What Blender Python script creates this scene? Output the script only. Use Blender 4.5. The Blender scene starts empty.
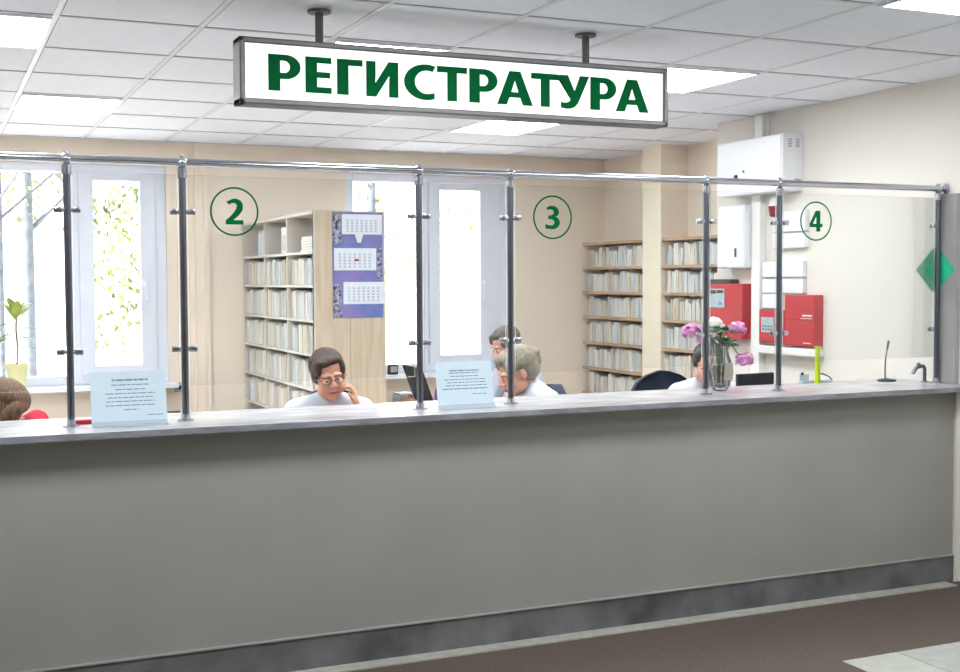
import bpy, bmesh, math, random
from mathutils import Vector, Matrix, Euler
R = math.radians
PI = math.pi
scene = bpy.context.scene
COL = scene.collection

# ---------------------------------------------------------------- camera
CAM_POS = Vector((0, 0, 1.65))
YAW, PITCH, ROLL, FPX = 0.4213, 0.0452, -0.0046, 1228.24
fw = Vector((math.sin(YAW)*math.cos(PITCH), math.cos(YAW)*math.cos(PITCH), -math.sin(PITCH)))
rt = fw.cross(Vector((0, 0, 1))).normalized()
up = rt.cross(fw)
r2 = rt*math.cos(ROLL) + up*math.sin(ROLL)
u2 = -rt*math.sin(ROLL) + up*math.cos(ROLL)
cd = bpy.data.cameras.new('camera')
cam = bpy.data.objects.new('camera', cd)
COL.objects.link(cam)
cam.matrix_world = Matrix(((r2.x, u2.x, -fw.x, CAM_POS.x), (r2.y, u2.y, -fw.y, CAM_POS.y),
                           (r2.z, u2.z, -fw.z, CAM_POS.z), (0, 0, 0, 1)))
cd.sensor_width = 36
cd.lens = FPX/960*36
cd.clip_start = 0.05
scene.camera = cam

# ---------------------------------------------------------------- view / world
scene.view_settings.view_transform = 'Standard'
scene.view_settings.look = 'None'
scene.view_settings.gamma = 1
scene.view_settings.use_curve_mapping = False
scene.view_settings.exposure = 1.77
LAMP_OFFICE, LAMP_ADDED, SKY = 9.8, 8.2, 1.3
sun_d = bpy.data.lights.new('sun', 'SUN')
sun_d.energy = 11
sun_d.angle = R(2)
sun_d.color = (1, .97, .9)
sun = bpy.data.objects.new('sun', sun_d)
COL.objects.link(sun)
sun.rotation_euler = Vector((.9, .18, -.85)).to_track_quat('-Z', 'Y').to_euler()
w = bpy.data.worlds.new('sky')
scene.world = w
w.use_nodes = True
wn = w.node_tree.nodes
bg = wn['Background']
wt = wn.new('ShaderNodeTexCoord')
wno = wn.new('ShaderNodeTexNoise')
wno.inputs['Scale'].default_value = 2.5
wr = wn.new('ShaderNodeValToRGB')
wr.color_ramp.elements[0].color = (0.86, 0.93, 1.0, 1)
wr.color_ramp.elements[1].color = (1.0, 1.0, 1.0, 1)
w.node_tree.links.new(wt.outputs['Generated'], wno.inputs['Vector'])
w.node_tree.links.new(wno.outputs['Fac'], wr.inputs['Fac'])
w.node_tree.links.new(wr.outputs['Color'], bg.inputs['Color'])
bg.inputs['Strength'].default_value = SKY
try:
    scene.cycles.use_denoising = True
    scene.cycles.max_bounces = 10
    scene.cycles.transparent_max_bounces = 24
    scene.cycles.caustics_reflective = False
    scene.cycles.caustics_refractive = False
    scene.cycles.sample_clamp_indirect = 6
except Exception:
    pass


# ---------------------------------------------------------------- materials
def srgb(r, g, b):
    def c(v):
        v /= 255.0
        return v/12.92 if v <= .04045 else ((v+.055)/1.055)**2.4
    return (c(r), c(g), c(b), 1)


def mat(name, col, rough=.6, metal=0, var=.06, scale=8, bump=0, bscale=60, stretch=(1, 1, 1), col2=None,
        spec=.5, emit=None, trans=0, detail=4, lo=.35, hi=.65):
    m = bpy.data.materials.new(name)
    m.use_nodes = True
    nt = m.node_tree
    N, L = nt.nodes, nt.links
    b = N['Principled BSDF']
    tc = N.new('ShaderNodeTexCoord')
    mp = N.new('ShaderNodeMapping')
    mp.inputs['Scale'].default_value = stretch
    L.new(tc.outputs['Object'], mp.inputs['Vector'])
    no = N.new('ShaderNodeTexNoise')
    no.inputs['Scale'].default_value = scale
    no.inputs['Detail'].default_value = detail
    L.new(mp.outputs['Vector'], no.inputs['Vector'])
    rp = N.new('ShaderNodeValToRGB')
    c = Vector(col[:3])
    a = [max(0, x*(1-var)) for x in c] + [1]
    z = list(col2) if col2 else [min(1, x*(1+var)) for x in c] + [1]
    rp.color_ramp.elements[0].position = lo
    rp.color_ramp.elements[1].position = hi
    rp.color_ramp.elements[0].color = a
    rp.color_ramp.elements[1].color = z
    L.new(no.outputs['Fac'], rp.inputs['Fac'])
    L.new(rp.outputs['Color'], b.inputs['Base Color'])
    b.inputs['Roughness'].default_value = rough
    b.inputs['Metallic'].default_value = metal
    b.inputs['Specular IOR Level'].default_value = spec
    if trans:
        b.inputs['Transmission Weight'].default_value = trans
    if bump:
        n2 = N.new('ShaderNodeTexNoise')
        n2.inputs['Scale'].default_value = bscale
        L.new(mp.outputs['Vector'], n2.inputs['Vector'])
        bp = N.new('ShaderNodeBump')
        bp.inputs['Strength'].default_value = bump
        bp.inputs['Distance'].default_value = .01
        L.new(n2.outputs['Fac'], bp.inputs['Height'])
        L.new(bp.outputs['Normal'], b.inputs['Normal'])
    if emit:
        b.inputs['Emission Color'].default_value = emit[0]
        b.inputs['Emission Strength'].default_value = emit[1]
    return m


def emission(name, col, strength):
    m = bpy.data.materials.new(name)
    m.use_nodes = True
    N, L = m.node_tree.nodes, m.node_tree.links
    N.remove(N['Principled BSDF'])
    e = N.new('ShaderNodeEmission')
    e.inputs['Color'].default_value = col
    e.inputs['Strength'].default_value = strength
    L.new(e.outputs[0], N['Material Output'].inputs[0])
    return m


def thin_glass(name, tint, gloss=.06, rough=.0):
    m = bpy.data.materials.new(name)
    m.use_nodes = True
    N, L = m.node_tree.nodes, m.node_tree.links
    N.remove(N['Principled BSDF'])
    t = N.new('ShaderNodeBsdfTransparent')
    t.inputs['Color'].default_value = tint
    g = N.new('ShaderNodeBsdfGlossy')
    g.inputs['Roughness'].default_value = rough
    fr = N.new('ShaderNodeFresnel')
    fr.inputs['IOR'].default_value = 1.45
    mu = N.new('ShaderNodeMath')
    mu.operation = 'MULTIPLY'
    mu.inputs[1].default_value = gloss*10
    mx = N.new('ShaderNodeMixShader')
    L.new(fr.outputs[0], mu.inputs[0])
    L.new(mu.outputs[0], mx.inputs[0])
    L.new(t.outputs[0], mx.inputs[1])
    L.new(g.outputs[0], mx.inputs[2])
    L.new(mx.outputs[0], N['Material Output'].inputs[0])
    return m


M = {}
M['wall'] = mat('beige_wall_paint', srgb(247, 234, 218), .75, var=.03, scale=1.5, bump=.03, bscale=90)
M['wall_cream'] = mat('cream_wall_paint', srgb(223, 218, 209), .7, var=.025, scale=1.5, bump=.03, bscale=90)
M['wall_lobby'] = mat('lobby_wall_paint', srgb(170, 166, 158), .8, var=.03, scale=1.5)
M['ceil'] = mat('ceiling_tile', srgb(238, 241, 251), .9, var=.02, scale=30, bump=.12, bscale=220, spec=.2)
M['grid'] = mat('ceiling_grid_metal', srgb(226, 226, 234), .5, var=.02, spec=.3)
M['grid_shade'] = mat('painted_grid_shade', srgb(150, 150, 158), .8, var=.02)  # thin shadow beside each grid bar, painted as a darker strip
M['slab'] = mat('grey_marbled_laminate', srgb(174, 174, 177), .26, var=.16, scale=5, stretch=(1, 3, 3), bump=.02)
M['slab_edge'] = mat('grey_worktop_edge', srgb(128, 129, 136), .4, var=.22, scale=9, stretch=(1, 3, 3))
M['panel'] = mat('taupe_counter_panel', srgb(148, 146, 141), .62, var=.04, scale=2.5, bump=.05, bscale=300)
M['plinth'] = mat('slate_look_plinth', srgb(84, 85, 86), .45, var=.3, scale=4.5, detail=6, col2=srgb(122, 123, 124), lo=.3, hi=.72)
M['floor'] = mat('brown_speckled_linoleum', srgb(90, 79, 72), .7, var=.16, scale=60, bump=.05, bscale=200, spec=.3)
M['strip'] = mat('pale_floor_strip', srgb(168, 166, 158), .6, var=.12, scale=20)
M['inner_floor'] = mat('office_floor', srgb(230, 224, 214), .6, var=.1, scale=6)
M['chrome'] = mat('chrome', srgb(196, 198, 206), .2, 1, var=.03)
M['steel'] = mat('brushed_steel', srgb(120, 122, 132), .3, 1, var=.05, scale=30)
M['glass'] = thin_glass('clear_glass', (.965, .975, .97, 1), .05)
M['glass_edge'] = mat('glass_edge', srgb(205, 222, 215), .2, var=.02)
M['win_glass'] = thin_glass('window_glass', (.97, .985, .99, 1), .05)
M['pvc'] = mat('white_window_plastic', srgb(232, 236, 248), .35, var=.015)
M['white'] = mat('white_enamel', srgb(236, 238, 242), .35, var=.015)
M['trunking'] = mat('white_plastic', srgb(238, 237, 232), .45, var=.015)
M['red'] = mat('red_enamel', srgb(186, 24, 40), .4, var=.06, scale=6)
M['darkred'] = mat('dark_red_plastic', srgb(132, 22, 44), .35, var=.05)
M['lcd'] = mat('grey_display', srgb(168, 186, 192), .3, var=.12, scale=60)
M['sign_metal'] = mat('dark_grey_sign_metal', srgb(100, 101, 100), .45, var=.08, scale=20)
M['sign_light'] = mat('grey_sign_metal', srgb(150, 152, 149), .45, var=.06, scale=20)
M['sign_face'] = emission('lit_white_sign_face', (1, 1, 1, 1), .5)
M['green'] = mat('dark_green_lettering', srgb(0, 104, 54), .8, var=.03, spec=.1)
M['lamp_office'] = emission('office_lamp_glow', (.93, .965, 1, 1), LAMP_OFFICE)
M['lamp_added'] = emission('added_lamp_glow', (.94, .97, 1, 1), LAMP_ADDED)
M['wood'] = mat('pale_oak_laminate', srgb(204, 184, 158), .5, var=.05, scale=5, stretch=(6, 6, .6), col2=srgb(216, 198, 174))
M['laminate'] = mat('light_grey_laminate', srgb(214, 208, 200), .5, var=.03)
M['back_board'] = mat('brown_back_board', srgb(150, 126, 106), .7, var=.06)
M['board'] = mat('tan_shelf_board', srgb(190, 158, 128), .55, var=.1, scale=8)
M['card'] = [mat('record_card_%s' % n, srgb(*c), .8, var=.07, scale=14, stretch=(8, 8, 1)) for n, c in
             (('white', (230, 229, 224)), ('grey', (208, 207, 202)), ('cream', (226, 220, 206)), ('blue_grey', (214, 219, 224)), ('buff', (214, 205, 188)))]
M['paper'] = mat('pale_blue_paper', srgb(204, 220, 231), .7, var=.015)
M['ink'] = mat('grey_print', srgb(128, 142, 160), .8, var=.1)
M['acrylic'] = mat('clear_acrylic', srgb(188, 200, 208), .15, var=.02)
M['cal_blue'] = mat('calendar_blue', srgb(84, 130, 200), .4, var=.15, scale=5, col2=srgb(146, 128, 188))
M['cal_photo'] = mat('calendar_photo_strip', srgb(72, 62, 92), .4, var=.6, scale=45, col2=srgb(190, 190, 214))
M['cal_white'] = mat('calendar_paper', srgb(232, 236, 244), .6, var=.02)
M['cal_ink'] = mat('calendar_print', srgb(186, 196, 210), .7, var=.1)
M['skin'] = mat('skin', srgb(222, 164, 140), .55, var=.06, scale=12)
M['skin_pale'] = mat('pale_skin', srgb(226, 174, 156), .55, var=.06, scale=12)
M['lips'] = mat('lips', srgb(172, 84, 80), .45, var=.05)
M['hair_brown'] = mat('dark_brown_hair', srgb(62, 42, 36), .5, var=.4, scale=40, stretch=(3, 1, .5), bump=.5, bscale=120)
M['hair_grey'] = mat('grey_blonde_hair', srgb(140, 132, 116), .6, var=.25, scale=40, stretch=(3, 1, .5), bump=.5, bscale=120)
M['hair_dark_grey'] = mat('dark_grey_hair', srgb(100, 92, 88), .6, var=.3, scale=40, bump=.5, bscale=120)
M['hair_black'] = mat('black_hair', srgb(42, 32, 36), .5, var=.3, scale=40, bump=.4, bscale=120)
M['hair_light'] = mat('light_brown_hair', srgb(108, 78, 56), .5, var=.4, scale=30, stretch=(4, 4, .5), bump=.5, bscale=90)
M['coat'] = mat('white_medical_coat', srgb(200, 206, 217), .8, var=.03, scale=8, bump=.35, bscale=14)
M['trousers'] = mat('dark_trousers', srgb(52, 54, 66), .85, var=.08)
M['shirt_blue'] = mat('pale_blue_blouse', srgb(190, 206, 232), .8, var=.06)
M['red_cloth'] = mat('red_fabric', srgb(184, 28, 50), .8, var=.08, bump=.3, bscale=14)
M['shoe'] = mat('dark_shoe_leather', srgb(40, 36, 38), .5, var=.05)
M['eye_white'] = mat('eye_white', srgb(228, 222, 218), .3, var=.01)
M['iris'] = mat('dark_iris', srgb(60, 44, 34), .3, var=.05)
M['black'] = mat('black_plastic', srgb(34, 38, 44), .45, var=.06)
M['screen'] = mat('dark_screen', srgb(26, 40, 46), .25, var=.1)
M['navy'] = mat('navy_chair_fabric', srgb(38, 46, 66), .85, var=.12, scale=50, bump=.2, bscale=300)
M['desk'] = mat('grey_beech_desk', srgb(206, 196, 182), .5, var=.05, stretch=(1, 6, 6))
M['vase_glass'] = thin_glass('vase_glass', (.88, .91, .92, 1), .08, .03)
M['water'] = thin_glass('vase_water', (.84, .89, .90, 1), .04)
M['pink'] = mat('pink_petals', srgb(232, 124, 200), .6, var=.18, scale=26, col2=srgb(246, 182, 226))
M['white_petal'] = mat('white_petals', srgb(244, 240, 234), .6, var=.04)
M['leaf'] = mat('green_leaves', srgb(70, 122, 66), .5, var=.3, scale=16)
M['leaf_light'] = mat('yellow_green_leaves', srgb(176, 192, 92), .5, var=.15, scale=12)
M['stem'] = mat('green_stem', srgb(86, 112, 66), .6, var=.1)
M['wood_stem'] = mat('grey_woody_stem', srgb(150, 138, 124), .8, var=.1)
M['pot'] = mat('pale_yellow_pot', srgb(236, 232, 178), .5, var=.04)
M['soil'] = mat('potting_soil', srgb(74, 58, 46), .9, var=.2)
M['neon'] = mat('neon_yellow_green_plastic', srgb(206, 228, 40), .35, var=.08)
M['neon'].node_tree.nodes['Principled BSDF'].inputs['Transmission Weight'].default_value = .25
M['green_paper'] = mat('mint_green_paper', srgb(48, 196, 146), .65, var=.07, scale=20)
M['pillar'] = mat('grey_laminate_post', srgb(160, 158, 156), .5, var=.04)
M['bag_brown'] = mat('brown_leather', srgb(112, 74, 60), .55, var=.15, scale=30)
M['purple'] = mat('purple_fabric', srgb(126, 70, 130), .8, var=.3, scale=26)
M['socket'] = mat('grey_socket', srgb(176, 170, 160), .5, var=.05)
M['ground'] = mat('pale_street_ground', srgb(225, 226, 222), .95, var=.08, scale=.6)
M['bark'] = mat('tree_bark', srgb(92, 96, 106), .9, var=.2, scale=10)
M['foliage'] = mat('pale_tree_foliage', srgb(92, 108, 58), .8, var=.2, scale=1.2, col2=srgb(146, 146, 84))
M['car'] = mat('grey_car_paint', srgb(110, 118, 134), .4, var=.05)


def brick_mat():
    m = bpy.data.materials.new('pale_brick_facade')
    m.use_nodes = True
    N, L = m.node_tree.nodes, m.node_tree.links
    b = N['Principled BSDF']
    b.inputs['Roughness'].default_value = .9
    tc = N.new('ShaderNodeTexCoord')
    sp = N.new('ShaderNodeSeparateXYZ')
    cb = N.new('ShaderNodeCombineXYZ')
    L.new(tc.outputs['Object'], sp.inputs[0])
    L.new(sp.outputs['X'], cb.inputs['X'])
    L.new(sp.outputs['Z'], cb.inputs['Y'])
    br = N.new('ShaderNodeTexBrick')
    br.inputs['Scale'].default_value = 1
    br.inputs['Brick Width'].default_value = .62
    br.inputs['Row Height'].default_value = .2
    br.inputs['Mortar Size'].default_value = .022
    br.inputs['Color1'].default_value = srgb(206, 200, 192)
    br.inputs['Color2'].default_value = srgb(188, 182, 176)
    br.inputs['Mortar'].default_value = srgb(122, 116, 114)
    L.new(cb.outputs[0], br.inputs['Vector'])
    L.new(br.outputs['Color'], b.inputs['Base Color'])
    return m


M['brick'] = brick_mat()


# ---------------------------------------------------------------- builders
def chain_loc(o):
    v = Vector((0, 0, 0))
    while o is not None:
        v += o.location
        o = o.parent
    return v


def props(o, label=None, cat=None, group=None, kind=None):
    if label: o['label'] = label
    if cat: o['category'] = cat
    if group: o['group'] = group
    if kind: o['kind'] = kind
    return o


def thing(name, loc, label, cat, group=None):
    o = bpy.data.objects.new(name, None)
    o.empty_display_size = .1
    COL.objects.link(o)
    o.location = loc
    return props(o, label, cat, group)


class MB:
    def __init__(s):
        s.b = bmesh.new()

    def _m(s, vs, mi=0):
        fs = set()
        for v in vs:
            for f in v.link_faces: fs.add(f)
        for f in fs: f.material_index = mi

    def box(s, a, c, mi=0, bev=0, mx=None):
        vs = bmesh.ops.create_cube(s.b, size=1)['verts']
        for v in vs:
            v.co = Vector([(a[i]+c[i])/2 + v.co[i]*abs(c[i]-a[i]) for i in range(3)])
        if mx is not None:
            for v in vs: v.co = mx @ v.co
        s._m(vs, mi)
        if bev:
            es = list({e for v in vs for e in v.link_edges})
            bmesh.ops.bevel(s.b, geom=es, offset=bev, segments=2, affect='EDGES', profile=.5)
        return s

    def cone(s, p0, p1, r0, r1=None, seg=16, mi=0, cap=True):
        p0, p1 = Vector(p0), Vector(p1)
        r1 = r0 if r1 is None else r1
        d = p1-p0
        q = Vector((0, 0, 1)).rotation_difference(d.normalized()).to_matrix().to_4x4()
        vs = bmesh.ops.create_cone(s.b, cap_ends=cap, segments=seg, radius1=r0, radius2=r1, depth=d.length,
                                   matrix=Matrix.Translation((p0+p1)/2) @ q)['verts']
        s._m(vs, mi)
        return s

    def ball(s, c, r, seg=16, mi=0, mx=None, ico=False):
        if not hasattr(r, '__len__'): r = (r, r, r)
        T = Matrix.Translation(Vector(c)) @ Matrix.Diagonal((r[0], r[1], r[2], 1))
        if mx is not None: T = mx @ T
        if ico:
            vs = bmesh.ops.create_icosphere(s.b, subdivisions=2, radius=1, matrix=T)['verts']
        else:
            vs = bmesh.ops.create_uvsphere(s.b, u_segments=seg, v_segments=max(6, seg*2//3), radius=1, matrix=T)['verts']
        s._m(vs, mi)
        return s

    def cap(s, p0, p1, r0, r1=None, seg=14, mi=0):
        r1 = r0 if r1 is None else r1
        s.cone(p0, p1, r0, r1, seg, mi)
        s.ball(p0, r0, seg, mi)
        s.ball(p1, r1, seg, mi)
        return s

    def tube(s, pts, r, seg=10, mi=0):
        pts = [Vector(p) for p in pts]
        for i in range(len(pts)-1):
            s.cone(pts[i], pts[i+1], r, r, seg, mi)
            if i: s.ball(pts[i], r, seg, mi)
        return s

    def strand(s, pts, r, seg=6):
        """closed tube of rings along a path"""
        pts = [Vector(p) for p in pts]
        prev = None
        for i, p in enumerate(pts):
            d = (pts[min(i+1, len(pts)-1)] - pts[max(i-1, 0)]).normalized()
            a = d.orthogonal().normalized() if i == 0 else (a - d*a.dot(d)).normalized()
            c = d.cross(a)
            ring = [s.b.verts.new(p + (a*math.cos(2*PI*k/seg) + c*math.sin(2*PI*k/seg))*r) for k in range(seg)]
            if prev:
                for k in range(seg): s.b.faces.new((prev[k], prev[(k+1) % seg], ring[(k+1) % seg], ring[k]))
            else: s.b.faces.new(ring[::-1])
            prev = ring
        s.b.faces.new(prev)
        return s

    def lathe(s, c, prof, seg=24, mi=0):
        c = Vector(c)
        rings = []
        for r, z in prof:
            rings.append([s.b.verts.new(c + Vector((r*math.cos(2*PI*k/seg), r*math.sin(2*PI*k/seg), z))) for k in range(seg)])
        for i in range(len(rings)-1):
            for k in range(seg):
                f = s.b.faces.new((rings[i][k], rings[i][(k+1) % seg], rings[i+1][(k+1) % seg], rings[i+1][k]))
                f.material_index = mi
                f.smooth = True
        return s

    def poly(s, pts, mi=0):
        f = s.b.faces.new([s.b.verts.new(p) for p in pts])
        f.material_index = mi
        return s

    def prism(s, pts, d, mi=0):
        d = Vector(d)
        a = [s.b.verts.new(Vector(p)) for p in pts]
        c = [s.b.verts.new(Vector(p)+d) for p in pts]
        fs = [s.b.faces.new(a[::-1]), s.b.faces.new(c)]
        n = len(pts)
        for i in range(n): fs.append(s.b.faces.new((a[i], a[(i+1) % n], c[(i+1) % n], c[i])))
        for f in fs: f.material_index = mi
        return s

    def build(s, name, mats, parent=None, smooth=False, loc=None):
        me = bpy.data.meshes.new(name)
        off = chain_loc(parent) if parent else (Vector(loc) if loc else Vector((0, 0, 0)))
        bmesh.ops.translate(s.b, verts=s.b.verts, vec=-off)
        bmesh.ops.recalc_face_normals(s.b, faces=s.b.faces)
        s.b.to_mesh(me)
        s.b.free()
        if not isinstance(mats, (list, tuple)): mats = [mats]
        for m in mats: me.materials.append(m)
        o = bpy.data.objects.new(name, me)
        COL.objects.link(o)
        if parent: o.parent = parent
        elif loc: o.location = loc
        if smooth:
            for p in me.polygons: p.use_smooth = True
            try: me.set_sharp_from_angle(angle=R(40))
            except Exception: pass
        return o


def remeshed(mb, name, mt, parent, voxel, it=3, world=True):
    """join overlapping closed forms into one continuous skin"""
    me = bpy.data.meshes.new('tmp')
    if world:
        bmesh.ops.translate(mb.b, verts=mb.b.verts, vec=-chain_loc(parent))
    mb.b.to_mesh(me)
    mb.b.free()
    t = bpy.data.objects.new('tmp', me)
    COL.objects.link(t)
    a = t.modifiers.new('r', 'REMESH')
    a.mode = 'VOXEL'
    a.voxel_size = voxel
    a.use_smooth_shade = True
    b = t.modifiers.new('s', 'SMOOTH')
    b.factor = .5
    b.iterations = it
    dg = bpy.context.evaluated_depsgraph_get()
    nm = bpy.data.meshes.new_from_object(t.evaluated_get(dg))
    nm.name = name
    bpy.data.objects.remove(t)
    nm.materials.clear()
    nm.materials.append(mt)
    for p in nm.polygons: p.use_smooth = True
    o = bpy.data.objects.new(name, nm)
    COL.objects.link(o)
    o.parent = parent
    return o


def children(o):
    return [c for c in COL.objects if c.parent is o]


def copy_tree(o, parent=None):
    c = o.copy()
    COL.objects.link(c)
    c.parent = parent
    for ch in children(o):
        copy_tree(ch, c)
    return c


def struct(o):
    o['kind'] = 'structure'
    return o


# ---------------------------------------------------------------- room shell
XR, YB, ZC = 5.09, 9.88, 2.745        # right wall, back wall, ceiling
XL, YF = -3.2, -2.6                   # unseen left wall and lobby wall
YA = 7.25                             # the right wall steps back into a niche here
XN = 5.69                             # niche wall

b = MB(); b.box((XL-.1, YF-.1, -.06), (6.2, 5.3, 0)); struct(b.build('floor', M['floor']))
b = MB(); b.box((XL-.1, 5.3, -.06), (6.2, YB+.3, 0)); struct(b.build('floor', M['inner_floor']))
b = MB(); b.box((XL-.1, YF-.1, ZC), (6.2, YB+.3, ZC+.12)); struct(b.build('ceiling', M['ceil']))
# suspended grid
b = MB()
GX0, GDX, GY0, GDY = .5, .592, 4.62, .74
for k in range(-7, 10):
    x = GX0 + GDX*k
    if XL < x < XN:
        y1 = YB if x < XR else 0
        y0 = YF if x < XR else YA
        y1 = YB
        b.box((x-.012, y0, ZC-.004), (x+.012, y1, ZC+.002))
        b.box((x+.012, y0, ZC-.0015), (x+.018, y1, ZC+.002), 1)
for k in range(-10, 8):
    y = GY0 + GDY*k
    if YF < y < YB:
        b.box((XL, y-.010, ZC-.005), (XR if y < YA else XN, y+.010, ZC+.002))
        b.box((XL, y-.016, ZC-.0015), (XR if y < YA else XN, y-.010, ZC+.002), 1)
struct(b.build('trim_1', [M['grid'], M['grid_shade']]))

# windows in the back wall
WIN = [(.2, 1.72), (3.2, 4.71)]
WZ0, WZ1 = .86, 2.56
b = MB()
xs = [XL, WIN[0][0], WIN[0][1], WIN[1][0], WIN[1][1], XN+.4]
for i in (0, 2, 4): b.box((xs[i], YB, 0), (xs[i+1], YB+.3, ZC))
for i in (1, 3):
    b.box((xs[i], YB, 0), (xs[i+1], YB+.3, WZ0)); b.box((xs[i], YB, WZ1), (xs[i+1], YB+.3, ZC))
struct(b.build('wall_back', M['wall']))
b = MB(); b.box((1.94, YB-.05, 0), (2.97, YB, ZC)); struct(b.build('trim_2', M['wall']))
b = MB(); b.box((2.00, YB-.075, 0), (2.045, YB-.05, ZC-.15)); struct(b.build('trim_3', M['wall']))
b = MB()
b.box((XR, YF, 0), (XR+.6, YA-.0, ZC))
struct(b.build('wall_right', M['wall_cream']))
b = MB(); b.box((XN, YA, 0), (XN+.3, YB, ZC)); struct(b.build('wall_niche', M['wall']))
M['pier'] = mat('pier_paint_window_lit', srgb(246, 236, 214), .7, var=.02, scale=1.5)  # window light on the pier side is put into this brighter colour
b = MB(); b.box((5.43, 8.52, 0), (XN, 8.80, ZC))
for f in b.b.faces:
    if f.normal.y < -.5: f.material_index = 1
struct(b.build('trim_4', [M['pier'], M['wall']]))
b = MB(); b.box((XL-.1, YF, 0), (XL, YB+.3, ZC)); struct(b.build('wall_left', M['wall_lobby']))
b = MB(); b.box((XL, YF-.1, 0), (XR, YF, ZC)); struct(b.build('wall_front', M['wall_lobby']))
b = MB(); b.box((5.056, 4.985, 0), (XR, 5.12, 1.045)); struct(b.build('trim_5', M['wall_cream']))

for wi, (x0, x1) in enumerate(WIN):
    root = bpy.data.objects.new('window_%d' % (wi+1), None); COL.objects.link(root)
    root.location = ((x0+x1)/2, YB+.08, WZ0); struct(root)
    f = .07
    m0, m1 = (1.0, 1.06) if wi == 0 else (3.86, 3.95)
    s0, s1 = (1.17, 1.52) if wi == 0 else (4.055, 4.437)
    b = MB()
    for a, c in (((x0, WZ0), (x0+f, WZ1)), ((x1-f*1.2, WZ0), (x1, WZ1)), ((x0+f, WZ0), (m0, WZ0+f)), ((x0+f, WZ1-f), (m0, WZ1)), ((m1, WZ0), (x1-f*1.2, WZ0+f)), ((m1, WZ1-f), (x1-f*1.2, WZ1)),
                 ((m0, WZ0), (m1, WZ1))):
        b.box((a[0], YB+.02, a[1]), (c[0], YB+.10, c[1]), bev=.004)
    b.build('window_frame', M['pvc'], root)
    b = MB()       # opening sash on the right
    zz0, zz1 = WZ0+f, WZ1-f
    g1 = WZ1-.125
    b.box((m1, YB+.0, zz0), (s0, YB+.07, zz1), bev=.004); b.box((s1, YB+.0, zz0), (x1-f*1.2, YB+.07, zz1), bev=.004)
    b.box((s0, YB+.0, zz0), (s1, YB+.07, zz0+.07), bev=.004); b.box((s0, YB+.0, g1), (s1, YB+.07, zz1), bev=.004)
    sash = b.build('window_sash', M['pvc'], root)
    b = MB(); b.box((s1+.02, YB-.035, 1.62), (s1+.05, YB+.0, 1.65)); b.box((s1+.022, YB-.045, 1.50), (s1+.048, YB-.03, 1.65), bev=.004)
    b.build('window_handle', M['pvc'], sash)
    b = MB(); b.box((x0+f, YB+.05, zz0), (m0, YB+.058, zz1)); b.box((s0, YB+.03, zz0+.07), (s1, YB+.038, g1))
    b.build('window_pane', M['win_glass'], root)
    b = MB(); b.box((x0-.05, YB-.22, WZ0-.035), (x1+.04, YB+.02, WZ0), bev=.006)
    b.build('window_sill', M['pvc'], root)

# light patch of floor tile, pale strip at the counter foot
b = MB()
for i in range(5):
    for j in range(9):
        x = 3.56 + i*.305; y = 4.135 - j*.305
        b.box((x, y-.30, 0), (min(x+.30, XR), y, .003), mi=(i*3+j*5) % 2)
M['tile_a'] = mat('cream_floor_tile', srgb(176, 178, 168), .5, var=.08, scale=14)
M['tile_b'] = mat('grey_floor_tile', srgb(166, 168, 162), .5, var=.1, scale=14)
for i in range(22):
    for j in range(21):
        x = 3.56 - (i+1)*.305; y = 3.83 - j*.305
        b.box((x, y-.30, 0), (x+.30, y, .003), mi=(i*3+j*5) % 2)
struct(b.build('floor', [M['tile_a'], M['tile_b']]))
b = MB(); b.box((XL, 4.905, 0), (5.0, 4.995, .006)); struct(b.build('trim_6', M['strip']))

# ---------------------------------------------------------------- ceiling lights and added unseen lamps
def ceiling_light(ix, iy, lamp, label, group=None):
    x0, y0 = GX0 + GDX*ix, GY0 + GDY*iy
    x1, y1 = x0+GDX, y0+GDY
    t = thing('ceiling_light', ((x0+x1)/2, (y0+y1)/2, ZC), label, 'ceiling light', group)
    b = MB()
    for a, c in (((x0+.014, y0+.014), (x1-.014, y0+.03)), ((x0+.014, y1-.03), (x1-.014, y1-.014)), ((x0+.014, y0+.03), (x0+.03, y1-.03)), ((x1-.03, y0+.03), (x1-.014, y1-.03))):
        b.box((a[0], a[1], ZC-.014), (c[0], c[1], ZC-.002))
    b.build('lamp_frame', M['white'], t)
    b = MB(); b.box((x0+.03, y0+.03, ZC-.010), (x1-.03, y1-.03, ZC-.003))
    b.build('diffuser', lamp, t)
    return t


LO, LL = M['lamp_office'], M['lamp_added']
ceiling_light(-1, 1, LO, 'square white ceiling light cut by the left edge of the photo')
ceiling_light(0, 4, LO, 'square white ceiling light nearest the left window, above the first screen posts')
ceiling_light(2, 1, LO, 'square white ceiling light mostly hidden behind the left half of the hanging sign')
ceiling_light(5, 4, LO, 'square white ceiling light seen just below the hanging sign')
ceiling_light(5, 1, LO, 'square white ceiling light seen at the right end of the hanging sign')
ceiling_light(5, -2, LO, 'square white ceiling light at the top right corner of the photo')
for ix, iy in ((-1, -2), (2, -2), (5, -4), (-4, -2), (-4, 1), (-4, 4)):  # unseen lamps added to light the hall and the counter front
    ceiling_light(ix, iy, LL, 'added square white ceiling light, out of view, lighting the hall and office', 'added ceiling lights out of view')

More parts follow.
